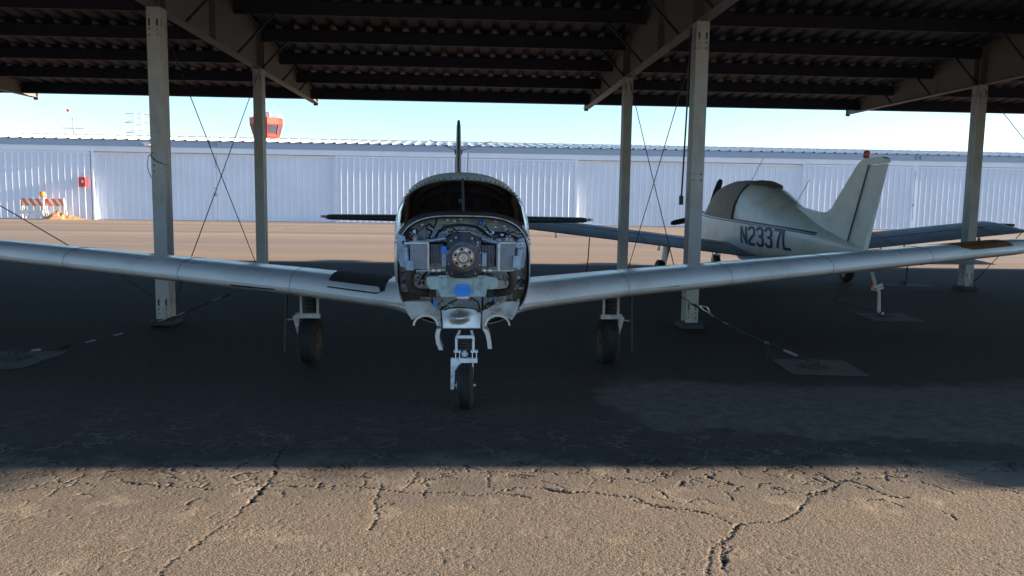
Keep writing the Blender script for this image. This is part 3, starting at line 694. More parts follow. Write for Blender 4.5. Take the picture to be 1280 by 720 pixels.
# ---------------------------------------------------------------- airplane without cowling
MX, MY, MA = -.0405, 5.9707, R(1.4383)
mo = thing('uncowled_airplane', 'white low-wing airplane facing the camera with engine cowling removed and engine bare', 'airplane', (MX, MY, 0), MA)
def L(px, py, yl):                                          # photo point at local depth yl -> airplane coordinates
    P = aY(px, py, MY+yl)
    for _ in range(3):
        x, y = P.x-MX, P.y-MY; ly = -x*math.sin(MA)+y*math.cos(MA); P = aY(px, py, P.y+(yl-ly))
    x, y = P.x-MX, P.y-MY
    return Vector((x*math.cos(MA)+y*math.sin(MA), -x*math.sin(MA)+y*math.cos(MA), P.z))
#          y     w     zt     zb    zm    nt   nb
ST = [(.40, .520, 1.420, .560, .98, 3.4, 2.7), (.78, .560, 1.440, .53, 1.02, 3.2, 3.0), (1.08, .585, 1.60, .52, 1.12, 2.7, 3.0), (1.38, .600, 1.715, .515, 1.22, 2.5, 3.0), (1.75, .606, 1.785, .51, 1.24, 2.5, 3.0),
      (2.2, .60, 1.80, .52, 1.24, 2.4, 3.0), (2.9, .53, 1.73, .56, 1.2, 2.2, 2.8), (3.6, .41, 1.55, .66, 1.17, 2, 2.4), (4.6, .24, 1.38, .84, 1.15, 2, 2), (5.5, .11, 1.28, .98, 1.14, 2, 2), (6.05, .03, 1.22, 1.08, 1.15, 2, 2)]
NS = 72
ysn = [.40, .50, .60, .70, .78, .86, .94, 1.02, 1.10, 1.20, 1.30, 1.38, 1.44, 1.6, 1.75, 1.9, 2.1, 2.3, 2.5, 2.7, 2.9, 3.2, 3.6, 4.0, 4.6, 5.0, 5.5, 6.05]
secs = [section(*interp(ST, y), n=NS) for y in ysn]
def kind(i, k):
    p = (secs[i][k]+secs[i+1][(k+1) % NS])/2; y, z, x = p.y, p.z, p.x
    if .78 < y < 1.36 and z > 1.335+max(0, (.86-y))*.3: return 'glass'
    if 1.44 < y < 2.05 and 1.32 < z < 1.60: return 'glass2'
    if 2.1 < y < 2.7 and 1.32 < z < 1.58: return 'glass2'
    return 'skin'
body = MB().loft(secs, cap=False, keep=lambda i, k: kind(i, k) == 'skin' and not (secs[i][k].z > 1.55)).build('fuselage', M['paint'], mo, True)
MB().loft(secs, cap=False, keep=lambda i, k: kind(i, k) == 'skin' and secs[i][k].z > 1.55).build('cabin_roof', M['cream'], mo, True)
ws = MB().loft(secs, cap=False, keep=lambda i, k: kind(i, k) == 'glass').build('windshield', M['glass'], mo, True, angle=60)
MB().loft(secs, cap=False, keep=lambda i, k: kind(i, k) == 'glass2').build('side_window', M['glass'], mo, True)
def surf(y, q, off=0):                                      # point on the fuselage at angle q (degrees), pushed out by off
    s = interp(ST, y); c, s_ = math.cos(R(q)), math.sin(R(q)); n_ = s[5] if s_ >= 0 else s[6]; h = (s[2]-s[4]) if s_ >= 0 else (s[4]-s[3])
    return Vector(((s[1]+off)*math.copysign(abs(c)**(2/n_), c), y, s[4]+(h+off)*math.copysign(abs(s_)**(2/n_), s_)))
# windshield frame: centre post, top strip with screws, bottom strip
MB().tube([surf(y, 90, .006) for y in (.79, .9, 1.0, 1.1, 1.2, 1.3, 1.38)], .011, 6).build('centre_post', M['tail'], ws, True)
def strip(y0, y1, q0, q1, off, name, m, parent, n=40, t=.003):
    a = [surf(y0, q0+(q1-q0)*k/n, off) for k in range(n+1)]; b = [surf(y1, q0+(q1-q0)*k/n, off) for k in range(n+1)]
    mb = MB(); mb.add(a+b, [(k, k+1, n+2+k, n+1+k) for k in range(n)]); return mb.build(name, m, parent, True)
strip(1.37, 1.45, 20, 160, .006, 'top_strip', M['cream'], ws)
strip(.755, .79, 8, 172, .008, 'bottom_strip', M['hose'], ws)
strip(.43, .756, 24, 156, .005, 'glareshield', M['exhaust'], mo)
sc_ = MB()
for k in range(26):
    p = surf(1.40, 36+108*k/25, .009); sc_.box(p, (.012, .012, .012))
for k in range(30):
    p = surf(.70, 14+152*k/29, .004); sc_.box(p, (.010, .010, .010))
so_ = sc_.build('screws', M['hose'], ws); so_['kind'] = 'stuff'
MB().box(L(577, 253, .98), (.05, .05, .055)).build('compass', M['black'], ws)
# cabin interior
MB().loft([[p+Vector((-p.x*.03, 0, -(p.z-1.2)*.03)) for p in q] for q in secs[7:23]], cap=True, keep=lambda i, k: kind(i+7, k) == 'skin').build('headliner', M['seat'], mo, True)
mb = MB(); mb.bb((-.44, .64, .80), (.44, .66, 1.34)); mb.bb((-.44, .66, .68), (.44, 2.9, .70)); mb.bb((-.48, .66, 1.30), (.48, 1.02, 1.36)); mb.bb((-.38, 2.9, .7), (.38, 2.94, 1.6)); mb.build('cabin_liner', M['seat'], mo)
for x in (-.24, .24):
    s_ = MB().box((x, 1.75, .82), (.42, .46, .12)).box((x, 1.98, 1.12), (.40, .10, .52), Matrix.Rotation(R(-12), 3, 'X')).box((x, 2.05, 1.48), (.24, .08, .14)); s_.build('seat', M['seat'], mo)
# cowl lip: dark inner rim left around the firewall
rim = MB(); o_ = [surf(.40, 360*k/NS, -.002) for k in range(NS)]; i_ = [surf(.42, 360*k/NS, -.020) for k in range(NS)]; b_ = [surf(.62, 360*k/NS, -.03) for k in range(NS)]
rim.loft([o_, i_, b_], cap=False).build('cowl_flange', M['hose'], mo, True)
rp = MB(); f0 = [surf(.395, 360*k/NS, .002) for k in range(NS)]; f1 = [surf(.395, 360*k/NS, -.007) for k in range(NS)]
rp.loft([f0, f1], cap=False).build('flange_edge', M['firewall'], mo)
fwl = [surf(.60, 360*k/NS, -.028) for k in range(NS)]
MB().add(fwl, [tuple(range(NS))]).prism([p+Vector((0, .002, 0)) for p in fwl], (0, .02, 0)).build('firewall', M['firewall'], mo)
fw = .59
def disc(px, py, r, y, name, m, parent, t=.012, n=12): return MB().lathe([(r, 0), (r, t), (r*.5, t*1.3), (.002, t*1.3)], L(px, py, y), (0, -1, 0), n).build(name, m, parent)
# ribs, pads and grommets on the firewall
for px, py in ((559, 275), (568, 276), (604, 279), (620, 277), (620, 284), (631, 283), (633, 297), (527, 281), (576, 274), (657, 299), (499, 296)):
    disc(px, py, .014, fw, 'grommet', M['alubright'], mo)
disc(601, 278, .022, fw-.02, 'blue_cap', M['plug'], mo, .03)
def pbox(x0, y0, x1, y1, yl, d, name, m, parent=mo, tp=1):
    a, b = L(x0, y0, yl), L(x1, y1, yl); c = (a+b)/2
    return MB().box((c.x, yl+d/2, c.z), (abs(b.x-a.x), d, abs(a.z-b.z)), taper=tp).build(name, m, parent)
pbox(504, 286, 522, 297, fw-.09, .08, 'voltage_box', M['exhaust'])
pbox(553, 280, 566, 284, fw-.012, .01, 'data_plate', M['yellowstain'])
pbox(617, 290, 632, 299, fw-.06, .05, 'relay_box', M['exhaust'])
pbox(500, 366, 525, 374, fw-.1, .1, 'cross_channel', M['exhaust'])
for (a, b, c, d, m_) in ((508, 375, 537, 390, M['firewall']), (500, 345, 515, 366, M['head']), (628, 374, 650, 388, M['yellowstain']), (617, 345, 636, 362, M['cream']), (641, 356, 653, 373, M['yellowstain'])):
    pbox(a, b, c, d, fw-.05, .04, 'lower_panel', m_)
# side baffles: ragged bluish sheet beside the cylinder heads
for s, pts in ((-1, [(497, 292), (506, 296), (509, 308), (511, 322), (508, 332), (501, 333), (496, 322), (496, 306)]), (1, [(647, 300), (655, 297), (658, 308), (657, 322), (655, 333), (648, 335), (645, 325), (648, 312)])):
    MB().prism([L(a, b, .02) for a, b in pts], (0, .10, 0)).build('side_baffle', M['blueish'], mo)
# engine: crankcase with cylinders, sump, pipes
eng_c = L(579, 322, -.40)
cz = eng_c.z; cx = eng_c.x
mb = MB()
pts = [(559, 300), (566, 294), (573, 292), (585, 292), (593, 295), (601, 301), (602, 340), (596, 346), (585, 348), (572, 348), (562, 346), (557, 339)]
front = [L(a, b, -.22) for a, b in pts]; mb.prism(front, (0, .62, 0))
nose = [L(579+(a-579)*.5, 322+(b-322)*.5, -.31) for a, b in pts]; mb.loft([nose, [p+Vector((0, .002, 0)) for p in front]])
case = mb.build('crankcase', M['case'], mo, False)
for (a, b) in ((564, 301), (570, 297), (590, 298), (597, 303), (561, 330), (599, 331), (565, 341), (594, 342), (560, 315), (600, 316)):
    MB().lathe([(.008, 0), (.008, .014), (.003, .018)], L(a, b, -.235), (0, -1, 0), 6).build('bolt', M['alu'], case)
for a, b, c, d in ((568, 304, 574, 309), (584, 303, 592, 308), (564, 334, 572, 340), (586, 335, 595, 341)): pbox(a, b, c, d, -.26, .05, 'boss', M['case'], case, .8)
# propeller flange with bolt holes
ax = (0, -1, 0); fl = MB().lathe([(.045, -.12), (.045, .0), (.072, .0), (.074, .008), (.074, .016), (.070, .018), (.046, .018), (.040, .018), (.032, .030), (.024, .030), (.024, .0)], (cx, -.40, cz), ax, 32, False).build('propeller_flange', M['ring'], case, True, angle=30)
MB().lathe([(.0305, .0), (.0305, .024), (.027, .033), (.019, .033), (.017, .006), (.001, .006)], (cx, -.40, cz), ax, 24, False).build('crank_bore', M['alu'], fl, True)
for k in range(12):
    q = R(30*k+10); r = .058 if k % 2 else .0575
    MB().lathe([(.0105 if k % 2 else .0065, .0), (.0105 if k % 2 else .0065, .0195), (.001, .0195)], (cx+r*math.cos(q), -.40, cz+r*math.sin(q)), ax, 10).build('bolt_hole', M['hose'] if k % 2 else M['alubright'], fl)
# starter ring behind
MB().lathe([(.10, -.09), (.105, -.085), (.105, -.07), (.08, -.065)], (cx, -.40, cz), ax, 40).build('ring_gear', M['case'], case)
# cylinders
for s in (-1, 1):
    for yl, dz in ((-.10, 0), (.20, 0)):
        x0 = cx+s*.115; prof = [(.070, 0), (.070, .02)]
        for k in range(13): h = .02+k*.0085; prof += [(.088, h), (.088, h+.0028), (.066, h+.003), (.066, h+.0085)]
        cyl = MB().lathe(prof, (x0, yl, cz-.0), (s, 0, 0), 28).build('cylinder', M['barrel'], case, True, angle=20)
        hd = MB()
        for k in range(11):
            xx = x0+s*(.135+k*.0115); g = .2-.0022*k; hd.box((xx, yl, cz+.002), (.0042, .215, g-.01*(k > 7)))
        hd.box((x0+s*.19, yl, cz), (.12, .17, .15)); hd.build('cylinder_head', M['head'], cyl)
        # baffle sheet half covering the front of the head
        if yl < 0:
            a = x0+s*.128; b = x0+s*.268
            MB().box(((a+b)/2+s*-.01, yl-.108, cz+.0), (abs(b-a)*.94, .006, .198)).build('baffle_plate', M['head'], cyl)
            # brushed vertical ribs
            rb = MB()
            for k in range(7): rb.box((a+s*(.012+.018*k), yl-.113, cz), (.004, .005, .185))
            rb.build('baffle_rib', M['head'], cyl)
            MB().tube([(x0+s*.275, yl-.09, cz-.095), (x0+s*.29, yl-.09, cz+.05)], .022, 10).build('rocker_tube', M['blueish'], cyl, True)
        MB().box((x0+s*.30, yl, cz-.03), (.05, .16, .11), taper=.85).build('rocker_cover', M['blueish'], cyl)
        MB().lathe([(.012, 0), (.012, .03), (.017, .032), (.017, .045), (.008, .05)], (x0+s*.22, yl-.09, cz+.085), (0, -.4, 1), 8).build('spark_plug', M['alu'], cyl)
for s, P in ((-1, [(556, 297), (545, 299), (530, 302), (515, 304), (507, 306)]), (1, [(602, 299), (615, 301), (630, 304), (642, 306), (650, 309)])):
    pass
def pt(pts, r, name, m, parent=mo, n=7): return MB().tube([L(*p) for p in pts], r, n).build(name, m, parent, True, angle=60)
# intake, ignition and oil lines
pt([(557, 298, -.16), (548, 299.5, -.16), (538, 301, -.16), (526, 302.5, -.15), (514, 303, -.14), (507, 306, -.1)], .012, 'intake_tube', M['blueish'], case)
pt([(602, 298, -.16), (614, 302, -.16), (628, 304, -.16), (641, 307, -.14), (650, 309, -.1)], .014, 'intake_tube', M['blueish'], case)
pt([(612, 300.5, -.14), (628, 302, -.13), (640, 302, -.12), (648, 306, -.1)], .009, 'intake_tube', M['blueish'], case)
pt([(505, 304, 0), (503, 300, .05), (510, 297, .05), (516, 300, 0)], .010, 'drain_hose', M['hose'])
hoses = [([(545, 296, .0), (549, 289, .1), (556, 284.5, .2), (566, 282, .3), (577, 281, .35), (586, 282, .3), (596, 284, .2), (604, 289, .1), (612, 297, 0)], .011), ([(533, 283, .4), (537, 280, .42), (541, 284, .38), (538, 288, .3), (533, 286, .35)], .009),
         ([(546, 274, .5), (544, 281, .4), (540, 289, .3), (536, 298, .1)], .008), ([(560, 290, -.05), (570, 289, -.05), (580, 289, -.05), (590, 291, -.02), (602, 295, .0), (610, 300, -.05)], .007),
         ([(607, 283, .45), (612, 290, .35), (612, 299, .2)], .009), ([(615, 290, .4), (630, 291, .35), (643, 296, .2), (651, 303, .05), (652, 310, .02)], .007), ([(598, 287, .2), (606, 291, .1), (600, 298, 0)], .006),
         ([(627, 304, -.17), (636, 308, -.17), (640, 316, -.15)], .006), ([(503, 341, .2), (515, 338, .1), (527, 336, 0)], .006), ([(535, 338, .1), (529, 345, .2), (523, 356, .3), (530, 353, .2)], .008),
         ([(553, 374, .3), (552, 390, .35), (553, 404, .4)], .007), ([(603, 372, .3), (603, 385, .35), (604, 400, .4)], .008), ([(572, 374, .2), (562, 379, .25), (550, 388, .3)], .006), ([(589, 372, .2), (598, 378, .25), (600, 392, .35)], .006),
         ([(540, 366, .1), (540, 375, .15), (542, 386, .2)], .007), ([(618, 366, .1), (617, 374, .15), (614, 380, .2)], .006), ([(644, 356, .25), (652, 350, .3)], .012), ([(566, 285, .0), (574, 292, -.12), (568, 296, -.18)], .006), ([(590, 288, .05), (585, 293, -.15)], .005)]
for P, r in hoses: pt(P, r, 'hose', M['hose'], mo)
wires = [([(522, 283, .45), (524, 289, .4), (528, 295, .3), (526, 297, .25)], .003), ([(526, 284, .45), (525, 290, .4), (529, 297, .3)], .003), ([(545, 293, .1), (552, 291, .0), (563, 289, -.05), (575, 289.5, -.06), (588, 290, -.05), (600, 294, -.02), (612, 297, -.02)], .004),
         ([(581, 283, .3), (578, 286, .2), (576, 291, .1), (582, 291.5, .1), (583, 287, .2), (581, 283, .3)], .003), ([(632, 282, .5), (640, 290, .4), (651, 300, .2)], .003), ([(509, 300, .1), (516, 291, .3), (519, 286, .4)], .003),
         ([(553, 286, .2), (560, 287, .1), (566, 291, -.02), (570, 290, -.05)], .005), ([(583, 289, -.02), (592, 293, -.08), (603, 297, -.12), (620, 299.5, -.14), (634, 298, -.1), (645, 303, -.1)], .004), ([(540, 287, .25), (546, 291, .15), (544, 297, .05)], .004), ([(511, 316, -.02), (505, 324, .0), (503, 333, .02)], .005), ([(649, 312, -.02), (654, 320, .02), (652, 331, .02)], .005)]
for P, r in wires: pt(P, r, 'wire', M['wire'], mo, 5)
for a, b in ((523, 281), (554, 311), (577, 276)): pass
pbox(551, 308, 559, 316, -.24, .05, 'blue_fitting', M['plug'], case, .7)
# push-rod drain rails under the cylinders
pt([(520, 338.5, -.2), (534, 338.5, -.2), (546, 338, -.2), (557, 337, -.2)], .0045, 'oil_line', M['alubright'])
pt([(603, 338, -.2), (620, 338.5, -.2), (640, 338.5, -.2), (645, 336, -.18), (652, 330, -.12)], .0055, 'oil_line', M['alubright'])
for a in (540, 547, 604, 611): pbox(a, 336.5, a+3.5, 339.5, -.21, .03, 'clamp', M['bwhite'], case)
# exhaust
pt([(517, 335, -.05), (513, 343, -.05), (511.5, 352, -.04), (514, 361, -.02), (523, 365.5, 0), (536, 366, .05)], .030, 'exhaust_pipe', M['exhaust'], mo, 12)
pt([(638, 337, -.05), (641, 346, -.05), (641, 356, -.03), (636, 364, 0), (624, 366, .05), (612, 366, .08)], .030, 'exhaust_pipe', M['exhaust'], mo, 12)
# air box with its blue plug
P8 = [(533, 347), (538, 345.5), (546, 345.5), (549, 344.8), (607, 344.8), (610, 346), (618, 346.5), (622.5, 350), (622, 358), (617, 361.5), (609, 361.5), (606, 370.5), (551, 371), (547, 361.8), (538, 361.5), (534, 356)]
ab = MB().prism([L(a, b, -.20) for a, b in P8], (0, .3, 0)).build('air_box', M['sump'], mo)
for a in (551, 561, 592, 602): pbox(a, 347, a+1.2, 369, -.206, .01, 'rib', M['sump'], ab)
pbox(549, 344.2, 608, 346.5, -.215, .03, 'lip', M['sump'], ab)
sb = MB()
for k in range(8): sb.box(L(552+k*7.4, 346.8, -.222), (.006, .006, .006))
sb.build('rivets', M['exhaust'], ab)
el = [L(578.5+10.6*math.cos(R(k*18)), 363.5+7.6*math.sin(R(k*18)), -.215) for k in range(20)]
pg = MB().prism(el, (0, .012, 0)).build('plug', M['plug'], ab)
pbox(571.5, 356.2, 585.5, 361, -.235, .03, 'plug_grip', M['plug'], pg)
pbox(571, 370.5, 586.5, 373.5, -.21, .06, 'bracket', M['alu'], ab)
pbox(541, 375, 545, 384, .12, .03, 'blue_fitting', M['plug'], mo, .7); pbox(616, 368, 620, 374, .08, .03, 'blue_fitting', M['plug'], mo, .7)
pbox(536, 362, 545, 372, -.05, .1, 'carburettor', M['hose'], mo, .8); pbox(609, 362, 617, 372, -.05, .1, 'carburettor', M['hose'], mo, .8)
pt([(632, 372, .1), (626, 380, .15), (620, 390, .2), (616, 397, .25)], .012, 'drain_tube', M['alubright'], mo, 8)
pt([(623, 377, .1), (622, 383, .15), (618, 390, .22), (612, 400, .3)], .006, 'drain_tube', M['alubright'], mo, 8)
MB().lathe([(.05, 0), (.05, .07), (.035, .08), (.002, .08)], L(613, 385, .3), (0, -1, 0), 16).build('oil_filter', M['exhaust'], mo, True)
# mount tubes
for a, b in (((503, 300), (552, 300)), ((655, 300), (606, 300)), ((503, 352), (545, 346)), ((655, 352), (612, 346))):
    MB().tube([L(a[0], a[1], fw-.02), L(b[0], b[1], .12)], .014, 8).build('engine_mount', M['head'], mo, True)
# small fittings, leads and brackets crowding the engine bay
R2 = random.Random(5)
def fit(x0, y0, x1, y1, d0, d1, n, kinds):
    for _ in range(n):
        px, py, d = R2.uniform(x0, x1-3), R2.uniform(y0, y1), R2.uniform(d0, d1); k, m_ = R2.choice(kinds); w, h = R2.uniform(2, 5.5), R2.uniform(1.5, 4)
        if k == 'bracket': pbox(px, py, px+w, py+h, d, R2.uniform(.01, .04), 'bracket', m_, mo, R2.uniform(.6, 1))
        elif k == 'nut': MB().lathe([(.009, 0), (.009, .02), (.004, .026)], L(px, py, d), (R2.uniform(-.4, .4), -1, R2.uniform(-.4, .4)), 6).build('nut', m_, mo)
        else:
            a = R2.uniform(-.6, .6)+R2.choice((0, 0, 1.4)); l = R2.uniform(7, 20)*(-1 if px > 640 else 1); P = [(px+l*t_*math.cos(a)+R2.uniform(-1.3, 1.3), py+l*t_*math.sin(a)*.7+R2.uniform(-1.3, 1.3)+3*math.sin(3*t_), d+.05*t_) for t_ in (0, .25, .5, .75, 1)]
            pt(P, R2.uniform(.0025, .0055), k, m_, mo, 5)
AL, CS, HO, WI, BL, HD, YE = M['alu'], M['case'], M['hose'], M['wire'], M['blueish'], M['head'], M['yellowstain']
top = [('hose', HO), ('hose', HO), ('wire', WI), ('wire', AL), ('bracket', AL), ('bracket', HD), ('nut', AL), ('bracket', BL), ('wire', HO)]
fit(508, 284, 640, 298, .0, .4, 46, top); fit(520, 296, 560, 303, -.16, -.05, 12, top); fit(598, 294, 645, 303, -.16, -.05, 14, top)
fit(500, 300, 508, 335, -.08, .05, 6, [('bracket', AL), ('nut', AL), ('bracket', HD)]); fit(648, 302, 655, 335, -.08, .05, 6, [('bracket', AL), ('nut', AL)])
fit(559, 297, 566, 341, -.245, -.235, 9, [('nut', AL), ('bracket', CS), ('bracket', HD)]); fit(592, 297, 600, 341, -.245, -.235, 9, [('nut', AL), ('bracket', CS), ('bracket', HD)])
fit(505, 340, 545, 346, -.1, .2, 10, top); fit(605, 340, 650, 346, -.1, .2, 10, top)
fit(540, 373, 650, 392, .05, .3, 26, [('hose', HO), ('bracket', HD), ('nut', AL), ('wire', WI), ('bracket', YE), ('hose', HO)]); fit(505, 345, 518, 380, .3, .5, 8, [('bracket', HD), ('nut', AL), ('bracket', CS)]); fit(642, 345, 652, 376, .3, .5, 7, [('bracket', HD), ('nut', AL), ('bracket', CS)])
for s_ in (-1, 1):                                           # fins showing on the dark barrels, head edges and studs
    for k in range(9):
        xx = cx+s_*(.137+.0105*k); MB().box((xx, -.192, cz), (.0032, .012, .15)).build('barrel_fin', M['head'], case)
    pbox(*((505, 303, 536, 305) if s_ < 0 else (624, 303, 655, 305)), -.225, .02, 'head_flange', M['alu'], case)
    pbox(*((534, 305, 536.5, 339) if s_ < 0 else (622.5, 305, 625, 339)), -.23, .02, 'head_flange', M['alu'], case)
    pbox(*((508, 326, 517, 338) if s_ < 0 else (641, 320, 650, 335)), -.26, .05, 'intake_elbow', M['blueish'], case, .8)
    pbox(*((552, 316, 558, 333) if s_ < 0 else (602.5, 316, 608, 333)), -.215, .04, 'cylinder_base', M['blueish'], case, .9)
# lower shield with a shiny dent, dark background above it
mb = MB(); rows = []
for j in range(12):
    v = j/11; row = []
    for k in range(21):
        u = k/20; px = 554+(u*46)+((u-.5)*4)*(1-v); py = 388+22*v-2.5*math.sin(math.pi*u)*(1-v)
        P = L(px, py, .27-.03*v); bulge = math.exp(-(((px-573-(400-py)*.4)/9)**2+((py-397)/4.5)**2)); P.y -= .06*bulge; row.append(P)
    rows.append(row)
mb.loft(rows, closed=False, cap=False); mb.build('exhaust_shield', M['alubright'], mo, True, angle=80)
pt([(555, 388, .12), (562, 385, .12), (578, 384, .12), (592, 386, .12), (601, 390, .12)], .005, 'shield_edge', M['exhaust'])
# belly skin below the firewall with two arched outlets
def arch(cxp, cyp, r, r2):
    P = []; 
    for k in range(15):
        q = R(180*k/14); P.append((cxp-r*math.cos(q), cyp-r*.85*math.sin(q)))
    outer = [L(a, b, .12) for a, b in P]; inner = [L(cxp+(a-cxp)*.86, cyp+(b-cyp)*.82, .13) for a, b in P]; bk = [L(cxp+(a-cxp)*.8, cyp+(b-cyp)*.72, .42) for a, b in P]
    o2 = [p+Vector((0, .02, 0)) for p in outer]
    o = MB().loft([o2, outer, inner], closed=False, cap=False).build('outlet_lip', M['cream'], mo, True); MB().loft([inner, bk], closed=False, cap=False).build('outlet_duct', M['exhaust'], o, True)
arch(532, 407, 16, 0); arch(622, 407, 16, 0)
for pts in ([(505, 377), (537, 377), (550, 389), (551, 409), (548, 407), (545, 399), (537, 394.5), (527, 394), (519, 398), (515, 400), (509, 391)], [(603, 389), (625, 377), (650, 377), (646, 391), (640, 400), (637, 399), (630, 395), (620, 394), (611, 399), (606, 410), (603, 409)]):
    MB().prism([L(a, b, .14) for a, b in pts], (0, .012, 0)).build('belly_panel', M['firewall'], mo)
MB().prism([L(a, b, .38) for a, b in [(551, 388), (603, 388), (603, 411), (551, 411)]], (0, .012, 0)).build('belly_panel', M['head'], mo)
# nose gear doors hanging as curved strips
for s, P in ((-1, [(548, 411), (545.8, 420), (547, 429), (550.5, 437.5)]), (1, [(606, 411), (610, 418), (612, 427), (613, 436)])):
    a = []; w = .016
    for p in P:
        c = L(p[0], p[1], .2); a.append([c+Vector((-w-.004*s, -.005, 0)), c+Vector((w-.004*s, -.005, 0)), c+Vector((w+.004, .22, .0)), c+Vector((-w+.004, .22, .0))])
    MB().loft(a).build('gear_door', M['paint'], mo, True, angle=50)
# nose gear
ng = MB()
def LP(px, py, y=0): return L(px, py, y)
for s, xt, xb in ((-1, 576, 570.5), (1, 588, 591.5)):
    ng.tube([LP(xt-1.5*(-s), 414, .12), LP(xb, 422, .03), LP(xb, 439, 0)], .0105, 8)
    ng.tube([LP(xb-1, 439, -.012), LP(xb-1, 449, -.012)], .004, 6); ng.tube([LP(xb+4, 439, -.012), LP(xb+4, 449, -.012)], .004, 6)
    ng.box(LP(xb+1.2, 439, 0), (.055, .05, .012))
ng.box(LP(581, 421, .02), (.125, .028, .02))
ng.build('nose_gear_leg', M['gearwhite'], mo, True, angle=30)
dk = MB(); c0 = LP(581, 437, .02)
for k in range(4): dk.lathe([(.030, 0), (.042, .005), (.042, .016), (.030, .021)], (c0.x, c0.y, c0.z+.022*k), (0, 0, 1), 18)
dk.build('shock_disc', M['disc'], mo, True, angle=30)
MB().lathe([(.02, -.05), (.026, -.03), (.014, -.015), (.012, 0)], c0, (0, 0, 1), 12).build('disc_seat', M['gearwhite'], mo, True)
fk = MB(); a, b = LP(563.5, 448, 0), LP(596.5, 452.5, 0); fk.bb((a.x, -.035, b.z), (b.x, .035, a.z))
fk.prism([LP(563.5, 452.5, -.03), LP(577, 452.5, -.03), LP(569, 463, -.03), LP(567.5, 487, -.03), LP(563.2, 487, -.03)], (0, .05, 0)); fk.bb((.062, -.02, .17), (.072, .02, b.z)); fk.bb((a.x, -.035, a.z), (b.x, -.03, a.z+.006))
fk.build('nose_fork', M['gearwhite'], mo)
wx = LP(581, 480, 0).x
wheel(mo, (wx, 0, .172), .172, .118, (1, 0, 0), M['gearwhite'])
MB().tube([(wx-.1, 0, .172), (wx+.085, 0, .172)], .012, 8).build('axle', M['alu'], mo)
# main gear (left and right as seen)
def main_gear(s, x):
    yb = 1.66; r = .218
    tilt = (1, .09*s, .03*s)
    wheel(mo, (x, yb, r), r, .155, tilt, M['exhaust'])
    g = MB(); z0 = .70; z1 = .475
    for dx in (-.062, .088 if s < 0 else .075):
        g.box((x-s*.0+dx*(1), yb-.12, (z0+z1)/2), (.022, .03, z0-z1))
    g.box((x+.01, yb-.12, z0-.01), (.18, .03, .05)); g.box((x+.01, yb-.13, z0-.045), (.17, .03, .012)); g.box((x+.01, yb-.12, z1-.012), (.20, .05, .04)); g.box((x-s*-.10, yb-.10, z1-.05), (.03, .06, .12))
    g.box((x+s*.115, yb-.05, z1-.12), (.02, .06, .2), Matrix.Rotation(R(14*s), 3, 'Y')); g.tube([(x+s*.11, yb, r), (x+s*.02, yb, r)], .02, 8)
    g.build('main_gear_leg', M['legwhite'], mo)
    d = MB()
    for k in range(5): d.lathe([(.036, 0), (.05, .006), (.05, .027), (.036, .033)], (x+.012, yb-.06, z1+.02+.034*k), (0, 0, 1), 16)
    d.build('shock_disc', M['disc'], mo, True, angle=30)
    dd = MB(); xo = x+s*.205; dd.add([(xo-s*.03, yb-.26, .74), (xo-s*.01, yb-.24, .36), (xo, yb-.22, .15), (xo, yb-.18, .15), (xo-s*.01, yb-.17, .4), (xo-s*.03, yb-.16, .74)], [(0, 1, 2, 3, 4, 5)])
    P = dd.v; dm = MB().prism(P, (-s*.012, 0, 0)); dm.build('gear_door', M['exhaust'], mo)
    MB().tube([(x+s*.10, yb-.02, .42), (xo, yb-.1, .42)], .007, 6).build('door_rod', M['alu'], mo)
main_gear(-1, -1.395); main_gear(1, 1.395)
# wings
def zc(x): return .650+.1072*(abs(x)-.52)
def wsec(x):
    a = abs(x); le = 1.22-.20*max(0, (1.45-a)/.93)**1.0 if a < 1.45 else 1.22+.012*(a-1.45)
    te = 3.08-.92*(a-.5)/4.8; t_ = .262-.108*(a-.5)/4.8; z = zc(x)
    if a > 5.25: u = (a-5.25)/.315; k = math.sqrt(max(.02, 1-u*u)); t_ *= k; m = (le+te)/2+.1; le = m-(m-le)*(.35+.65*k); te = m+(te-m)*(.55+.45*k)
    return foil(x, le, te, z, t_, .12, .03)
wing_x = [.42, .6, .8, 1.0, 1.2, 1.45, 1.9, 2.5, 3.2, 3.9, 4.5, 4.8, 5.1, 5.25, 5.38, 5.47, 5.53, 5.56]
for s in (-1, 1):
    wg = MB().loft([wsec(s*a) for a in wing_x]).build('wing', M['paint'], mo, True, angle=40)
    # skin joints
    for xx in (1.50, 2.45, 3.4, 4.35): MB().tube([p+Vector((0, 0, .0012 if p.z > zc(xx) else -.001)) for p in wsec(s*xx)[4:26]], .0016, 4).build('skin_joint', M['hose'], wg)
    # stall strip
    p0 = L(798 if s > 0 else 288, 362.3 if s > 0 else 356.5, 1.235); p1 = L(849 if s > 0 else 343, 357.3 if s > 0 else 361.8, 1.235)
    MB().tube([p0, p1], .006, 4).build('stall_strip', M['hose'], wg)
    # root fillet
    fs = []
    for a, gr in ((.40, .11), (.47, .05), (.56, .012), (.66, .002)):
        q = wsec(s*a); c = Vector((0, 1.9, zc(a))); fs.append([Vector((p.x, p.y, p.z+(gr if p.z >= zc(a)-.02 else -gr*.5))) for p in q])
    MB().loft(fs, cap=False).build('wing_fillet', M['paint'], wg, True)
    # navigation lamp
    MB().lathe([(.03, -.05), (.028, .03), (.004, .06)], (s*5.5, 1.75, zc(5.4)+.02), (s, -.3, 0), 10).build('tip_lamp', M['beacon'] if s > 0 else M['sump'], wg, True)
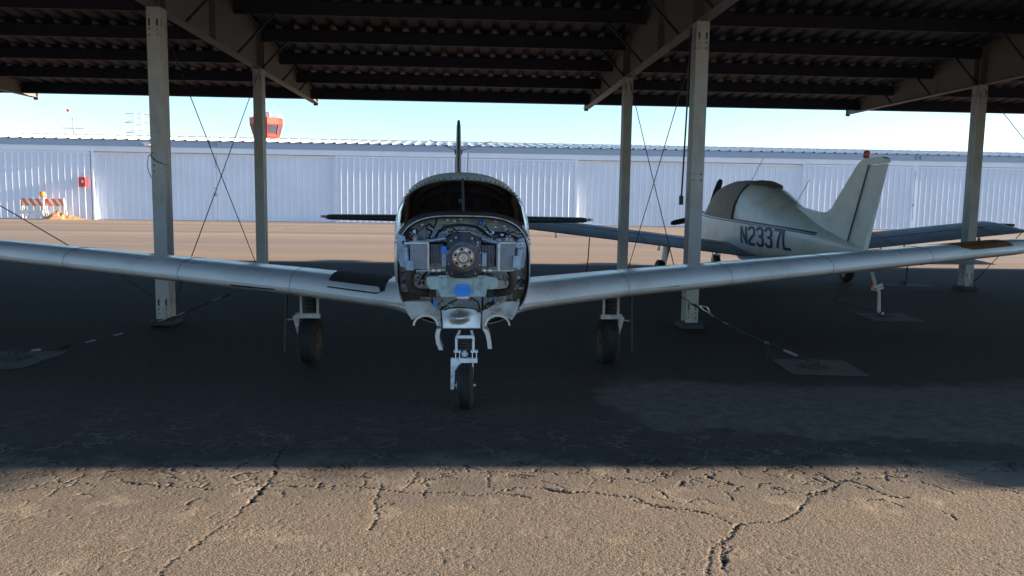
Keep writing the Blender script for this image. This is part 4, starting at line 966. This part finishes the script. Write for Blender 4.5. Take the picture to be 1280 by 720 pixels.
def wing_patch(s, x0, x1, c0, c1, name, m, off=.003, curved=0):
    mb = MB(); rows = []; n = 8
    for i in range(n+1):
        x = x0+(x1-x0)*i/n; q = wsec(s*x)[:19][::-1]       # upper surface from leading edge
        row = []
        for j in range(13):
            f = c0+(c1-c0)*j/12
            if curved: f = max(f, c0+curved*(1-min(1, abs(x-x0)/.10))**2*.3)
            g = min(17.999, math.acos(1-2*f)/math.pi*18); k = int(g); p = q[k].lerp(q[k+1], g-k); row.append(p+Vector((0, -off*(1-f)*1.0, off)))
        rows.append(row)
    mb.loft(rows, closed=False, cap=False); return mb.build(name, m, mo, True)
wing_patch(-1, .60, 1.17, .012, .92, 'wing_walk', M['walk'], .004, 1)
wing_patch(1, 4.62, 5.14, .02, .6, 'scuffed_tip_panel', M['rust'], .004, 1)
# stabiliser, fin, rudder
for s in (-1, 1):
    ss = []
    for a in (.05, .4, .9, 1.4, 1.70, 1.76, 1.79):
        k = 1 if a < 1.7 else math.sqrt(max(.04, 1-((a-1.7)/.095)**2)); le, te = 4.78+.22*a/1.79, 5.85-.18*a/1.79; m = (le+te)/2
        ss.append(foil(s*a, m-(m-le)*k, m+(te-m)*k, 1.262, .105*(1-.3*a/1.79)*k, 0))
    st = MB().loft(ss).build('stabiliser', M['tail'], mo, True, angle=40)
    MB().box((s*1.775, 4.95, 1.275), (.035, .18, .035)).build('balance_weight', M['paint'], st)
fv = []
for z, le, te, t_ in ((1.15, 4.55, 6.1, .10), (1.6, 4.75, 6.0, .09), (2.1, 4.93, 5.88, .075), (2.5, 5.05, 5.76, .055), (2.57, 5.12, 5.7, .035), (2.585, 5.2, 5.6, .01)):
    c = te-le; q = []
    for a, b in reversed(AF): q.append(Vector((b*t_, le+c*a, z)))
    for a, b in AF[1:-1]: q.append(Vector((-b*t_, le+c*a, z)))
    fv.append(q)
MB().loft(fv).build('fin', M['tail'], mo, True, angle=40)
MB().box((0, 5.2, 2.15), (.10, .1, .05)).tube([(0, 5.15, 2.16), L(536.4, 174.6, 5.0)], .004, 5).tube([(0, 5.15, 2.16), L(615, 176.5, 5.0)], .004, 5).build('whisker_antenna', M['hose'], mo)
MB().tube([(.06, 2.3, 1.78), (.07, 2.36, 2.0)], .005, 5).tube([(-.06, 2.4, 1.78), (-.06, 2.46, 1.96)], .004, 5).build('rod_antenna', M['wire'], mo)

# ---------------------------------------------------------------- second airplane
P2X, P2Y, P2A = 5.52, 15.5, R(1.3)
p2 = thing('parked_airplane', 'white low-wing airplane seen from behind with tan cabin cover and N2337L on its side', 'airplane', (P2X, P2Y, 0), P2A)
#         y     w    zt    zb   zm   nt   nb
S2 = [(-4.15, .045, .93, .78, .85, 2, 2), (-3.0, .18, 1.13, .66, .92, 1.9, 2.2), (-1.85, .335, 1.46, .56, 1.0, 1.8, 2.6), (-1.1, .44, 1.72, .50, 1.08, 2.0, 2.8), (-.3, .53, 1.90, .46, 1.12, 2.2, 3), (.3, .56, 1.93, .45, 1.14, 2.4, 3), (.95, .56, 1.92, .45, 1.14, 2.5, 3), (1.3, .55, 1.86, .45, 1.12, 2.5, 3),
      (1.9, .52, 1.37, .46, 1.05, 3, 3), (2.7, .45, 1.34, .55, 1.02, 2.8, 2.8), (2.95, .38, 1.31, .68, 1.02, 2.4, 2.4), (3.02, .26, 1.25, .80, 1.02, 2.2, 2.2)]
def surf2(y, z, off=0, s=-1):                              # side point at height z
    a = interp(S2, y); zm = a[4]; n_ = a[5] if z >= zm else a[6]; h = (a[2]-zm) if z >= zm else (zm-a[3]); v = min(1, abs(z-zm)/h)
    return Vector((s*(a[1]*(1-v**n_)**(1/n_)+off), y, z))
ys2 = [-4.15, -3.8, -3.4, -3.0, -2.6, -2.2, -1.85, -1.5, -1.1, -.7, -.3, -.1, .1, .3, .6, .95, 1.15, 1.3, 1.45, 1.6, 1.75, 1.9, 2.1, 2.4, 2.7, 2.85, 2.95, 3.02]
sc2 = [section(*interp(S2, y), n=56) for y in ys2]
MB().loft(sc2).build('fuselage', M['paint2'], p2, True, angle=50)
def cover(y0, y1, zmin, name, m, off, qmin=None):
    yy = np.linspace(y0, y1, 16); rows = []
    for y in yy:
        a = interp(S2, float(y)); row = []
        zlow = zmin(float(y)); v = max(0, min(.999, (zlow-a[4])/(a[2]-a[4]))); q0 = math.asin(v**(a[5]/2)) if qmin is None else R(qmin+26*min(1, ((-.12-y)/.95))**2)
        for k in range(31):
            q = q0+(math.pi-2*q0)*k/30; c, s_ = math.cos(q), math.sin(q); wob = .006*math.sin(7*q+3*y)+.004*math.sin(17*y)
            row.append(Vector(((a[1]+off+wob)*math.copysign(abs(c)**(2/a[5]), c), float(y), a[4]+(a[2]-a[4]+off+wob)*abs(s_)**(2/a[5]))))
        rows.append(row)
    return MB().loft(rows, closed=False, cap=False).build(name, m, p2, True, angle=70)
cv = cover(-.12, 2.0, lambda y: 1.205+.035*y if y < 1.7 else 1.27+(y-1.7)*.3, 'cabin_cover', M['tan'], .018)
rc = cover(-1.06, -.12, lambda y: 1.3, 'brown_top_band', M['brown'], .034, 62)  # brown band along the rear cabin top, narrowing to the spine
sm = [surf2(-.12, z, .022) for z in np.linspace(1.2, 1.55, 5)]+[Vector((x, -.12, interp(S2, -.12)[4]+(interp(S2, -.12)[2]-interp(S2, -.12)[4])*(1-(abs(x)/.545)**2.25)**(1/2.25)+.022)) for x in np.linspace(-.5, .5, 15)]
MB().tube(sm, .012, 5).build('cover_strap', M['hose'], cv, True)
MB().tube([surf2(y, 1.245+.03*y, .01) for y in np.linspace(-.12, 1.8, 9)], .009, 5).build('cover_hem', M['brown'], cv, True)
# stripes and registration on both sides
for s in (-1, 1):
    for dz, w in ((0, .030), (-.050, .018)):
        mb = MB(); yy = np.linspace(-2.9, 2.9, 60); V = []
        for y in yy:
            z = 1.205+.036*y-.004*y*y*(y < 0)+dz*(.6+.4*(y+2.9)/5.8)
            V += [surf2(float(y), z-w/2, .008, s), surf2(float(y), z+w/2, .008, s)]
        mb.add(V, [(2*i, 2*i+1, 2*i+3, 2*i+2) for i in range(len(yy)-1)]); mb.build('stripe', M['navy'], p2)
    YL0, YL1 = -.52, -2.20
    if s < 0: f = lambda u, v, l: surf2(YL0+(YL1-YL0)*u/16.5, .765+v*.064-.012*u/16.5, .004+l, -1)
    else: f = lambda u, v, l: surf2(YL1+(YL0-YL1)*u/16.5, .775+v*.058, .004+l, 1)
    lettering('N2337L', .78, f, 2.9).build('registration', M['navy'], p2)
# wings
for s in (-1, 1):
    ws2 = []
    for a in (.40, .8, 1.5, 2.5, 3.5, 4.4, 4.72, 4.88, 4.99, 5.04):
        k = 1 if a < 4.7 else max(.12, 1-((a-4.7)/.36)**1.6); z = .60+.112*a-(.02*(1-k)); le = .62-(0 if a < 4.6 else (a-4.6)*.75); te = -.80
        q = []
        c = te-le
        for p in foil(s*a, le, te, z, .215*k, .1, .10): q.append(p)
        ws2.append(q)
    wg = MB().loft(ws2).build('wing', M['greywing'], p2, True, angle=40)
    MB().box((s*4.98, .0, .60+.112*4.98), (.05, .5, .05)).build('tip_fairing', M['hose'], wg)
    for a in (2.35, 4.3): MB().tube([foil(s*a, .62, -.8, .60+.112*a, .215, .1, .10)[k]+Vector((0, 0, .002)) for k in range(1, 12)], .003, 4).build('skin_joint', M['hose'], wg)
    MB().tube([(s*.8, -.45, .60+.112*.8+.05), (s*4.3, -.45, .60+.112*4.3+.05)], .004, 4).build('hinge_line', M['hose'], wg)
    # aileron and flap hinge brackets under the trailing edge
    for a in (2.1, 4.0): MB().box((s*a, -.70, .50+.112*a-.06), (.03, .12, .09), taper=.4).build('hinge_bracket', M['paint2'], wg)
# stabilator
for s in (-1, 1):
    ss = []
    for a in (.03, .5, 1.2, 1.6, 1.69, 1.72):
        k = 1 if a < 1.6 else .55; ss.append(foil(s*a, -3.75, -4.62+.05*a, .745, .075*k, 0, .02))
    st = MB().loft(ss).build('stabiliser', M['greywing'], p2, True, angle=40)
# fin and rudder from the side outline
def vfin(outline, t0, t1, name, m, parent=p2):
    mb = MB(); n = len(outline); zmin, zmax = min(p[1] for p in outline), max(p[1] for p in outline); L_ = []; R_ = []
    for y, z in outline:
        t_ = t0+(t1-t0)*(z-zmin)/(zmax-zmin); L_.append(Vector((-t_/2, y, z))); R_.append(Vector((t_/2, y, z)))
    yc, zc_ = sum(p[0] for p in outline)/n, sum(p[1] for p in outline)/n
    il = [Vector((p.x*1.0, yc+(p.y-yc)*.985, zc_+(p.z-zc_)*.985)) for p in L_]; ir = [Vector((p.x*1.0, yc+(p.y-yc)*.985, zc_+(p.z-zc_)*.985)) for p in R_]
    L0 = [Vector((-.006, p.y, p.z)) for p in L_]; R0 = [Vector((.006, p.y, p.z)) for p in R_]
    mb.loft([il, L0], cap=False); mb.loft([L0, R0], cap=False); mb.loft([R0, ir], cap=False); mb.add(il, [tuple(range(n))]); mb.add(ir, [tuple(range(n-1, -1, -1))])
    return mb.build(name, m, parent, True, angle=60)
vfin([(-3.68, .96), (-3.02, 1.05), (-2.2, 1.25), (-1.45, 1.50), (-1.9, 1.46), (-2.4, 1.41), (-2.78, 1.385), (-2.97, 1.40), (-3.12, 1.47), (-3.25, 1.60), (-3.83, 2.11), (-3.90, 2.15), (-4.155, 2.15)], .10, .05, 'fin', M['paint2'])
vfin([(-4.14, .86), (-3.70, .955), (-4.165, 2.075), (-4.60, 2.09)], .07, .04, 'rudder', M['paint2'])
vfin([(-4.0, 2.085), (-4.61, 2.10), (-4.63, 2.15), (-4.50, 2.185), (-4.05, 2.185), (-3.92, 2.15)], .07, .06, 'fin_tip', M['paint2'])
MB().tube([(-.052, -3.70, .957), (-.030, -4.158, 2.08)], .008, 5).tube([(-.05, -3.92, .93), (-.05, -3.68, .968), (-.055, -3.02, 1.055)], .007, 5).build('hinge_gap', M['hose'], p2)
b = MB().lathe([(.045, 0), (.05, .03), (.045, .09), (.02, .11)], (0, -4.02, 2.185), (0, 0, 1), 14).build('beacon', M['beacon'], p2, True)
MB().bb((-.06, -3.98, .80), (.06, -3.8, .86)).build('tail_light', M['hose'], p2)
# nose: spinner and three-blade propeller
hub = Vector((0, 3.06, 1.19))
MB().lathe([(.14, 0), (.13, .1), (.08, .24), (.01, .32)], hub, (0, 1, 0), 20).build('spinner', M['paint2'], p2, True)
pr = MB()
for k, q in enumerate((192, 72, -48)):
    c, s_ = math.cos(R(q)), math.sin(R(q)); rows = []
    for r_, w, tw in ((.10, .05, 60), (.25, .13, 42), (.55, .15, 26), (.80, .13, 20), (.88, .07, 18)):
        ctr = hub+Vector((c*r_, .06, s_*r_)); t_ = Vector((-s_, 0, c)); d = t_*math.cos(R(tw))+Vector((0, 1, 0))*math.sin(R(tw)); nrm = Vector((c, 0, s_)).cross(d)
        rows.append([ctr+d*w/2, ctr+nrm*.014, ctr-d*w/2, ctr-nrm*.014])
    pr.loft(rows)
pr.build('propeller', M['black'], p2, True, angle=50)
# gear
for s in (-1, 1):
    MB().loft([section(0, .085, .12, -.12, 0, 2, 2, 12) and [Vector((s*1.72+.075*math.cos(R(30*k)), .1+.12*math.sin(R(30*k)), .76)) for k in range(12)], [Vector((s*1.80+.05*math.cos(R(30*k)), .08+.08*math.sin(R(30*k)), .30)) for k in range(12)]]).build('main_gear_leg', M['paint2'], p2, True)
    wheel(p2, (s*1.86, .08, .20), .20, .15)
MB().tube([(0, 2.3, .62), (0, 2.42, .2)], .035, 10).box((0, 2.4, .43), (.18, .06, .05)).bb((-.09, 2.38, .18), (-.075, 2.44, .44)).bb((.075, 2.38, .18), (.09, 2.44, .44)).build('nose_gear_leg', M['paint2'], p2)
wheel(p2, (0, 2.42, .18), .18, .13)
# antennas
MB().tube([(-.1, .2, 1.92), (-.05, -.25, 2.36)], .006, 5).build('whip_antenna', M['wire'], p2)
MB().tube([(-.05, -1.75, 1.47), (.02, -2.15, 1.92)], .006, 5).box((-.05, -1.75, 1.47), (.05, .08, .03)).build('whip_antenna', M['wire'], p2)
MB().bb((-.02, -3.72, .60), (.02, -3.62, .76)).build('tail_ring', M['alu'], p2)

# ---------------------------------------------------------------- tie-downs
def pad(poly, label, hole):
    t = thing('tie_down_pad', label, 'concrete pad', (poly[0][0], poly[0][1], 0), 0, 'concrete tie-down pads'); o = Vector((poly[0][0], poly[0][1], 0))
    Pj = []
    for (a, b), (c, d) in zip(poly, poly[1:]+poly[:1]):
        for k in range(7): Pj.append((a+(c-a)*k/7+random.uniform(-.018, .018), b+(d-b)*k/7+random.uniform(-.018, .018)))
    poly = Pj
    MB().prism([Vector((a, b, -.03))-o for a, b in poly], (0, 0, .036)).build('slab', M['conc'], t)
    MB().lathe([(.16, .007), (.13, .011), (.001, .0115)], Vector((*hole, 0))-o, (0, 0, 1), 20).build('recess', M['walk'], t)
    MB().tube([Vector((hole[0]+.07*math.cos(R(a)), hole[1], .005+.07*math.sin(R(a))))-o for a in range(0, 181, 20)], .01, 6).build('ring', M['cable'], t)
pad([(2.93, 7.16), (3.63, 7.12), (3.72, 7.80), (3.02, 7.86)], 'concrete tie-down pad in the asphalt under the right wing of the uncowled airplane', (3.28, 7.5))
pad([(5.35, 10.45), (6.05, 10.42), (6.10, 11.15), (5.42, 11.2)], 'concrete tie-down pad behind the tail of the covered airplane', (5.75, 10.95))
pad([(-4.55, 7.25), (-3.95, 7.3), (-3.9, 8.05), (-4.4, 8.1), (-4.75, 7.9)], 'stained concrete tie-down pad at the left edge under the left wing', (-4.25, 7.75))
pad([(7.9, 14.75), (8.75, 14.78), (8.7, 15.3), (7.85, 15.27)], 'pale concrete tie-down pad just left of the third back column', (8.2, 15.05))
def rope(pts, name, label, cat, r=.009, m=M['rope'], seg=None, group='tie-down lines of the uncowled airplane'):
    P = [Vector(p) for p in pts]; t = thing(name, label, cat, tuple(P[0]), 0, group)
    C = [p-P[0] for p in P]; fine = []
    for a, b in zip(C, C[1:]):
        for k in range(6): fine.append(a.lerp(b, k/6)+Vector((random.uniform(-.004, .004), random.uniform(-.004, .004), random.uniform(-.004, .004))))
    fine.append(C[-1]); MB().tube(fine, r, 6).build('line', m, t, True)
    for (f0, f1, w) in (seg or []):
        n = len(fine)-1; a, b = fine[int(f0*n)], fine[min(n, max(int(f0*n)+1, int(f1*n)))]
        MB().bar(a+Vector((0, -.012, .004)), b+Vector((0, -.012, .004)), w, .006, (0, -1, .4)).build('strap', M['ropelight'], t)
    return t
A = aY(846, 367, 7.75); B = aY(962, 430, 7.72); Cc = Vector((3.25, 7.5, .05))
t = rope([A, A.lerp(B, .33)+Vector((0, 0, -.03)), A.lerp(B, .66)+Vector((0, 0, -.035)), B, Cc], 'tie_down_rope', 'black tie-down rope and strap from the right wing to the concrete pad', 'rope', .011, seg=[(.08, .16, .015), (.2, .3, .012), (.38, .44, .01), (.72, .79, .022), (.84, .92, .024)])
MB().tube([aY(874, 382, 7.7)-A, aY(884, 384, 7.7)-A, aY(888, 391, 7.7)-A, aY(880, 388, 7.7)-A, aY(874, 382, 7.7)-A], .005, 6).build('hook', M['alubright'], t)
MB().tube([B-A, B-A+Vector((-.02, 0, -.1)), Vector((B.x-.03, B.y, .02))-A], .010, 6).build('loose_end', M['rope'], t, True)
kn = MB()
for k in range(5): kn.tube([B-A+Vector((random.uniform(-.05, .05), -.01, random.uniform(-.03, .03))) for _ in range(3)], .010, 5)
kn.build('knot', M['rope'], t)
A = aY(288, 368, 7.75); B = aY(85, 433, 7.85); Cc = Vector((-4.25, 7.75, .05))
t = rope([A, A.lerp(B, .33)+Vector((0, 0, -.04)), A.lerp(B, .66)+Vector((0, 0, -.045)), B, Cc], 'tie_down_rope', 'black tie-down rope with pale strap lengths from the left wing to the left edge', 'rope', .010, seg=[(.08, .11, .010), (.22, .27, .011), (.33, .36, .009), (.52, .58, .013), (.63, .66, .012), (.90, .95, .02)])
kn = MB()
for k in range(5): kn.tube([B-A+Vector((random.uniform(-.06, .06), -.01, random.uniform(-.03, .03))) for _ in range(3)], .010, 5)
kn.build('knot', M['rope'], t)
# white tail line of the second airplane
T0 = aY(1090, 341, 11.75); T1 = aY(1095, 358, 11.4); T2 = aY(1099, 366, 11.3); T3 = aY(1098.5, 389, 10.98); 
t = thing('tail_tie_down', 'white tie-down rope with red marked knot from the tail to the pad', 'rope', tuple(T0))
MB().tube([Vector((0, 0, 0)), T1-T0], .024, 8).build('line', M['ropewhite'], t, True)
MB().tube([T1-T0, T2-T0, T3-T0, Vector((T3.x+.06, T3.y, .03))-T0], [.016, .02, .026, .03], 8).build('line', M['ropewhite'], t, True)
c = T1-T0; MB().tube([c+Vector((-.06, 0, -.03)), c+Vector((0, -.03, 0)), c+Vector((.08, 0, .03)), c+Vector((.10, 0, -.02)), c+Vector((0, 0, -.05)), c+Vector((-.06, 0, -.03))], .022, 8).build('knot', M['ropewhite'], t, True)
MB().tube([c+Vector((-.05, -.03, .05)), c+Vector((-.07, -.03, -.01)), c+Vector((.02, -.04, -.06))], .012, 6).build('red_cord', M['orange'], t, True)
G2 = 'tie-down lines of the covered airplane'
a = aY(737, 297, 15.3); rope([a, a+Vector((-.02, 0, -.4)), (a.x-.08, 15.2, .02)], 'wing_rope', 'dark rope hanging from the left wing of the covered airplane', 'rope', .011, group=G2)
a = aY(1130, 306, 15.2); rope([a, a+Vector((.1, 0, -.35)), (8.3, 15.1, .03), (8.2, 15.05, .03)], 'wing_rope', 'dark rope slanting from the right wing of the covered airplane to the pale pad', 'rope', .012, group=G2)
a = aY(1067, 352, 11.9); rope([a, (5.35, 11.7, .12), (5.75, 10.95, .03)], 'wing_rope', 'thin dark line curving from the covered airplane down to its tail pad', 'rope', .006, group=G2)
a, b = aY(-60, 222, 12.2), aY(98, 314, 12.2); c = aZ(190, 369)
tag(MB().tube([a, b, c], .0075, 6).build('guy_cable', M['cable']), 'taut grey guy cable slanting down across the apron at the left edge', 'cable')
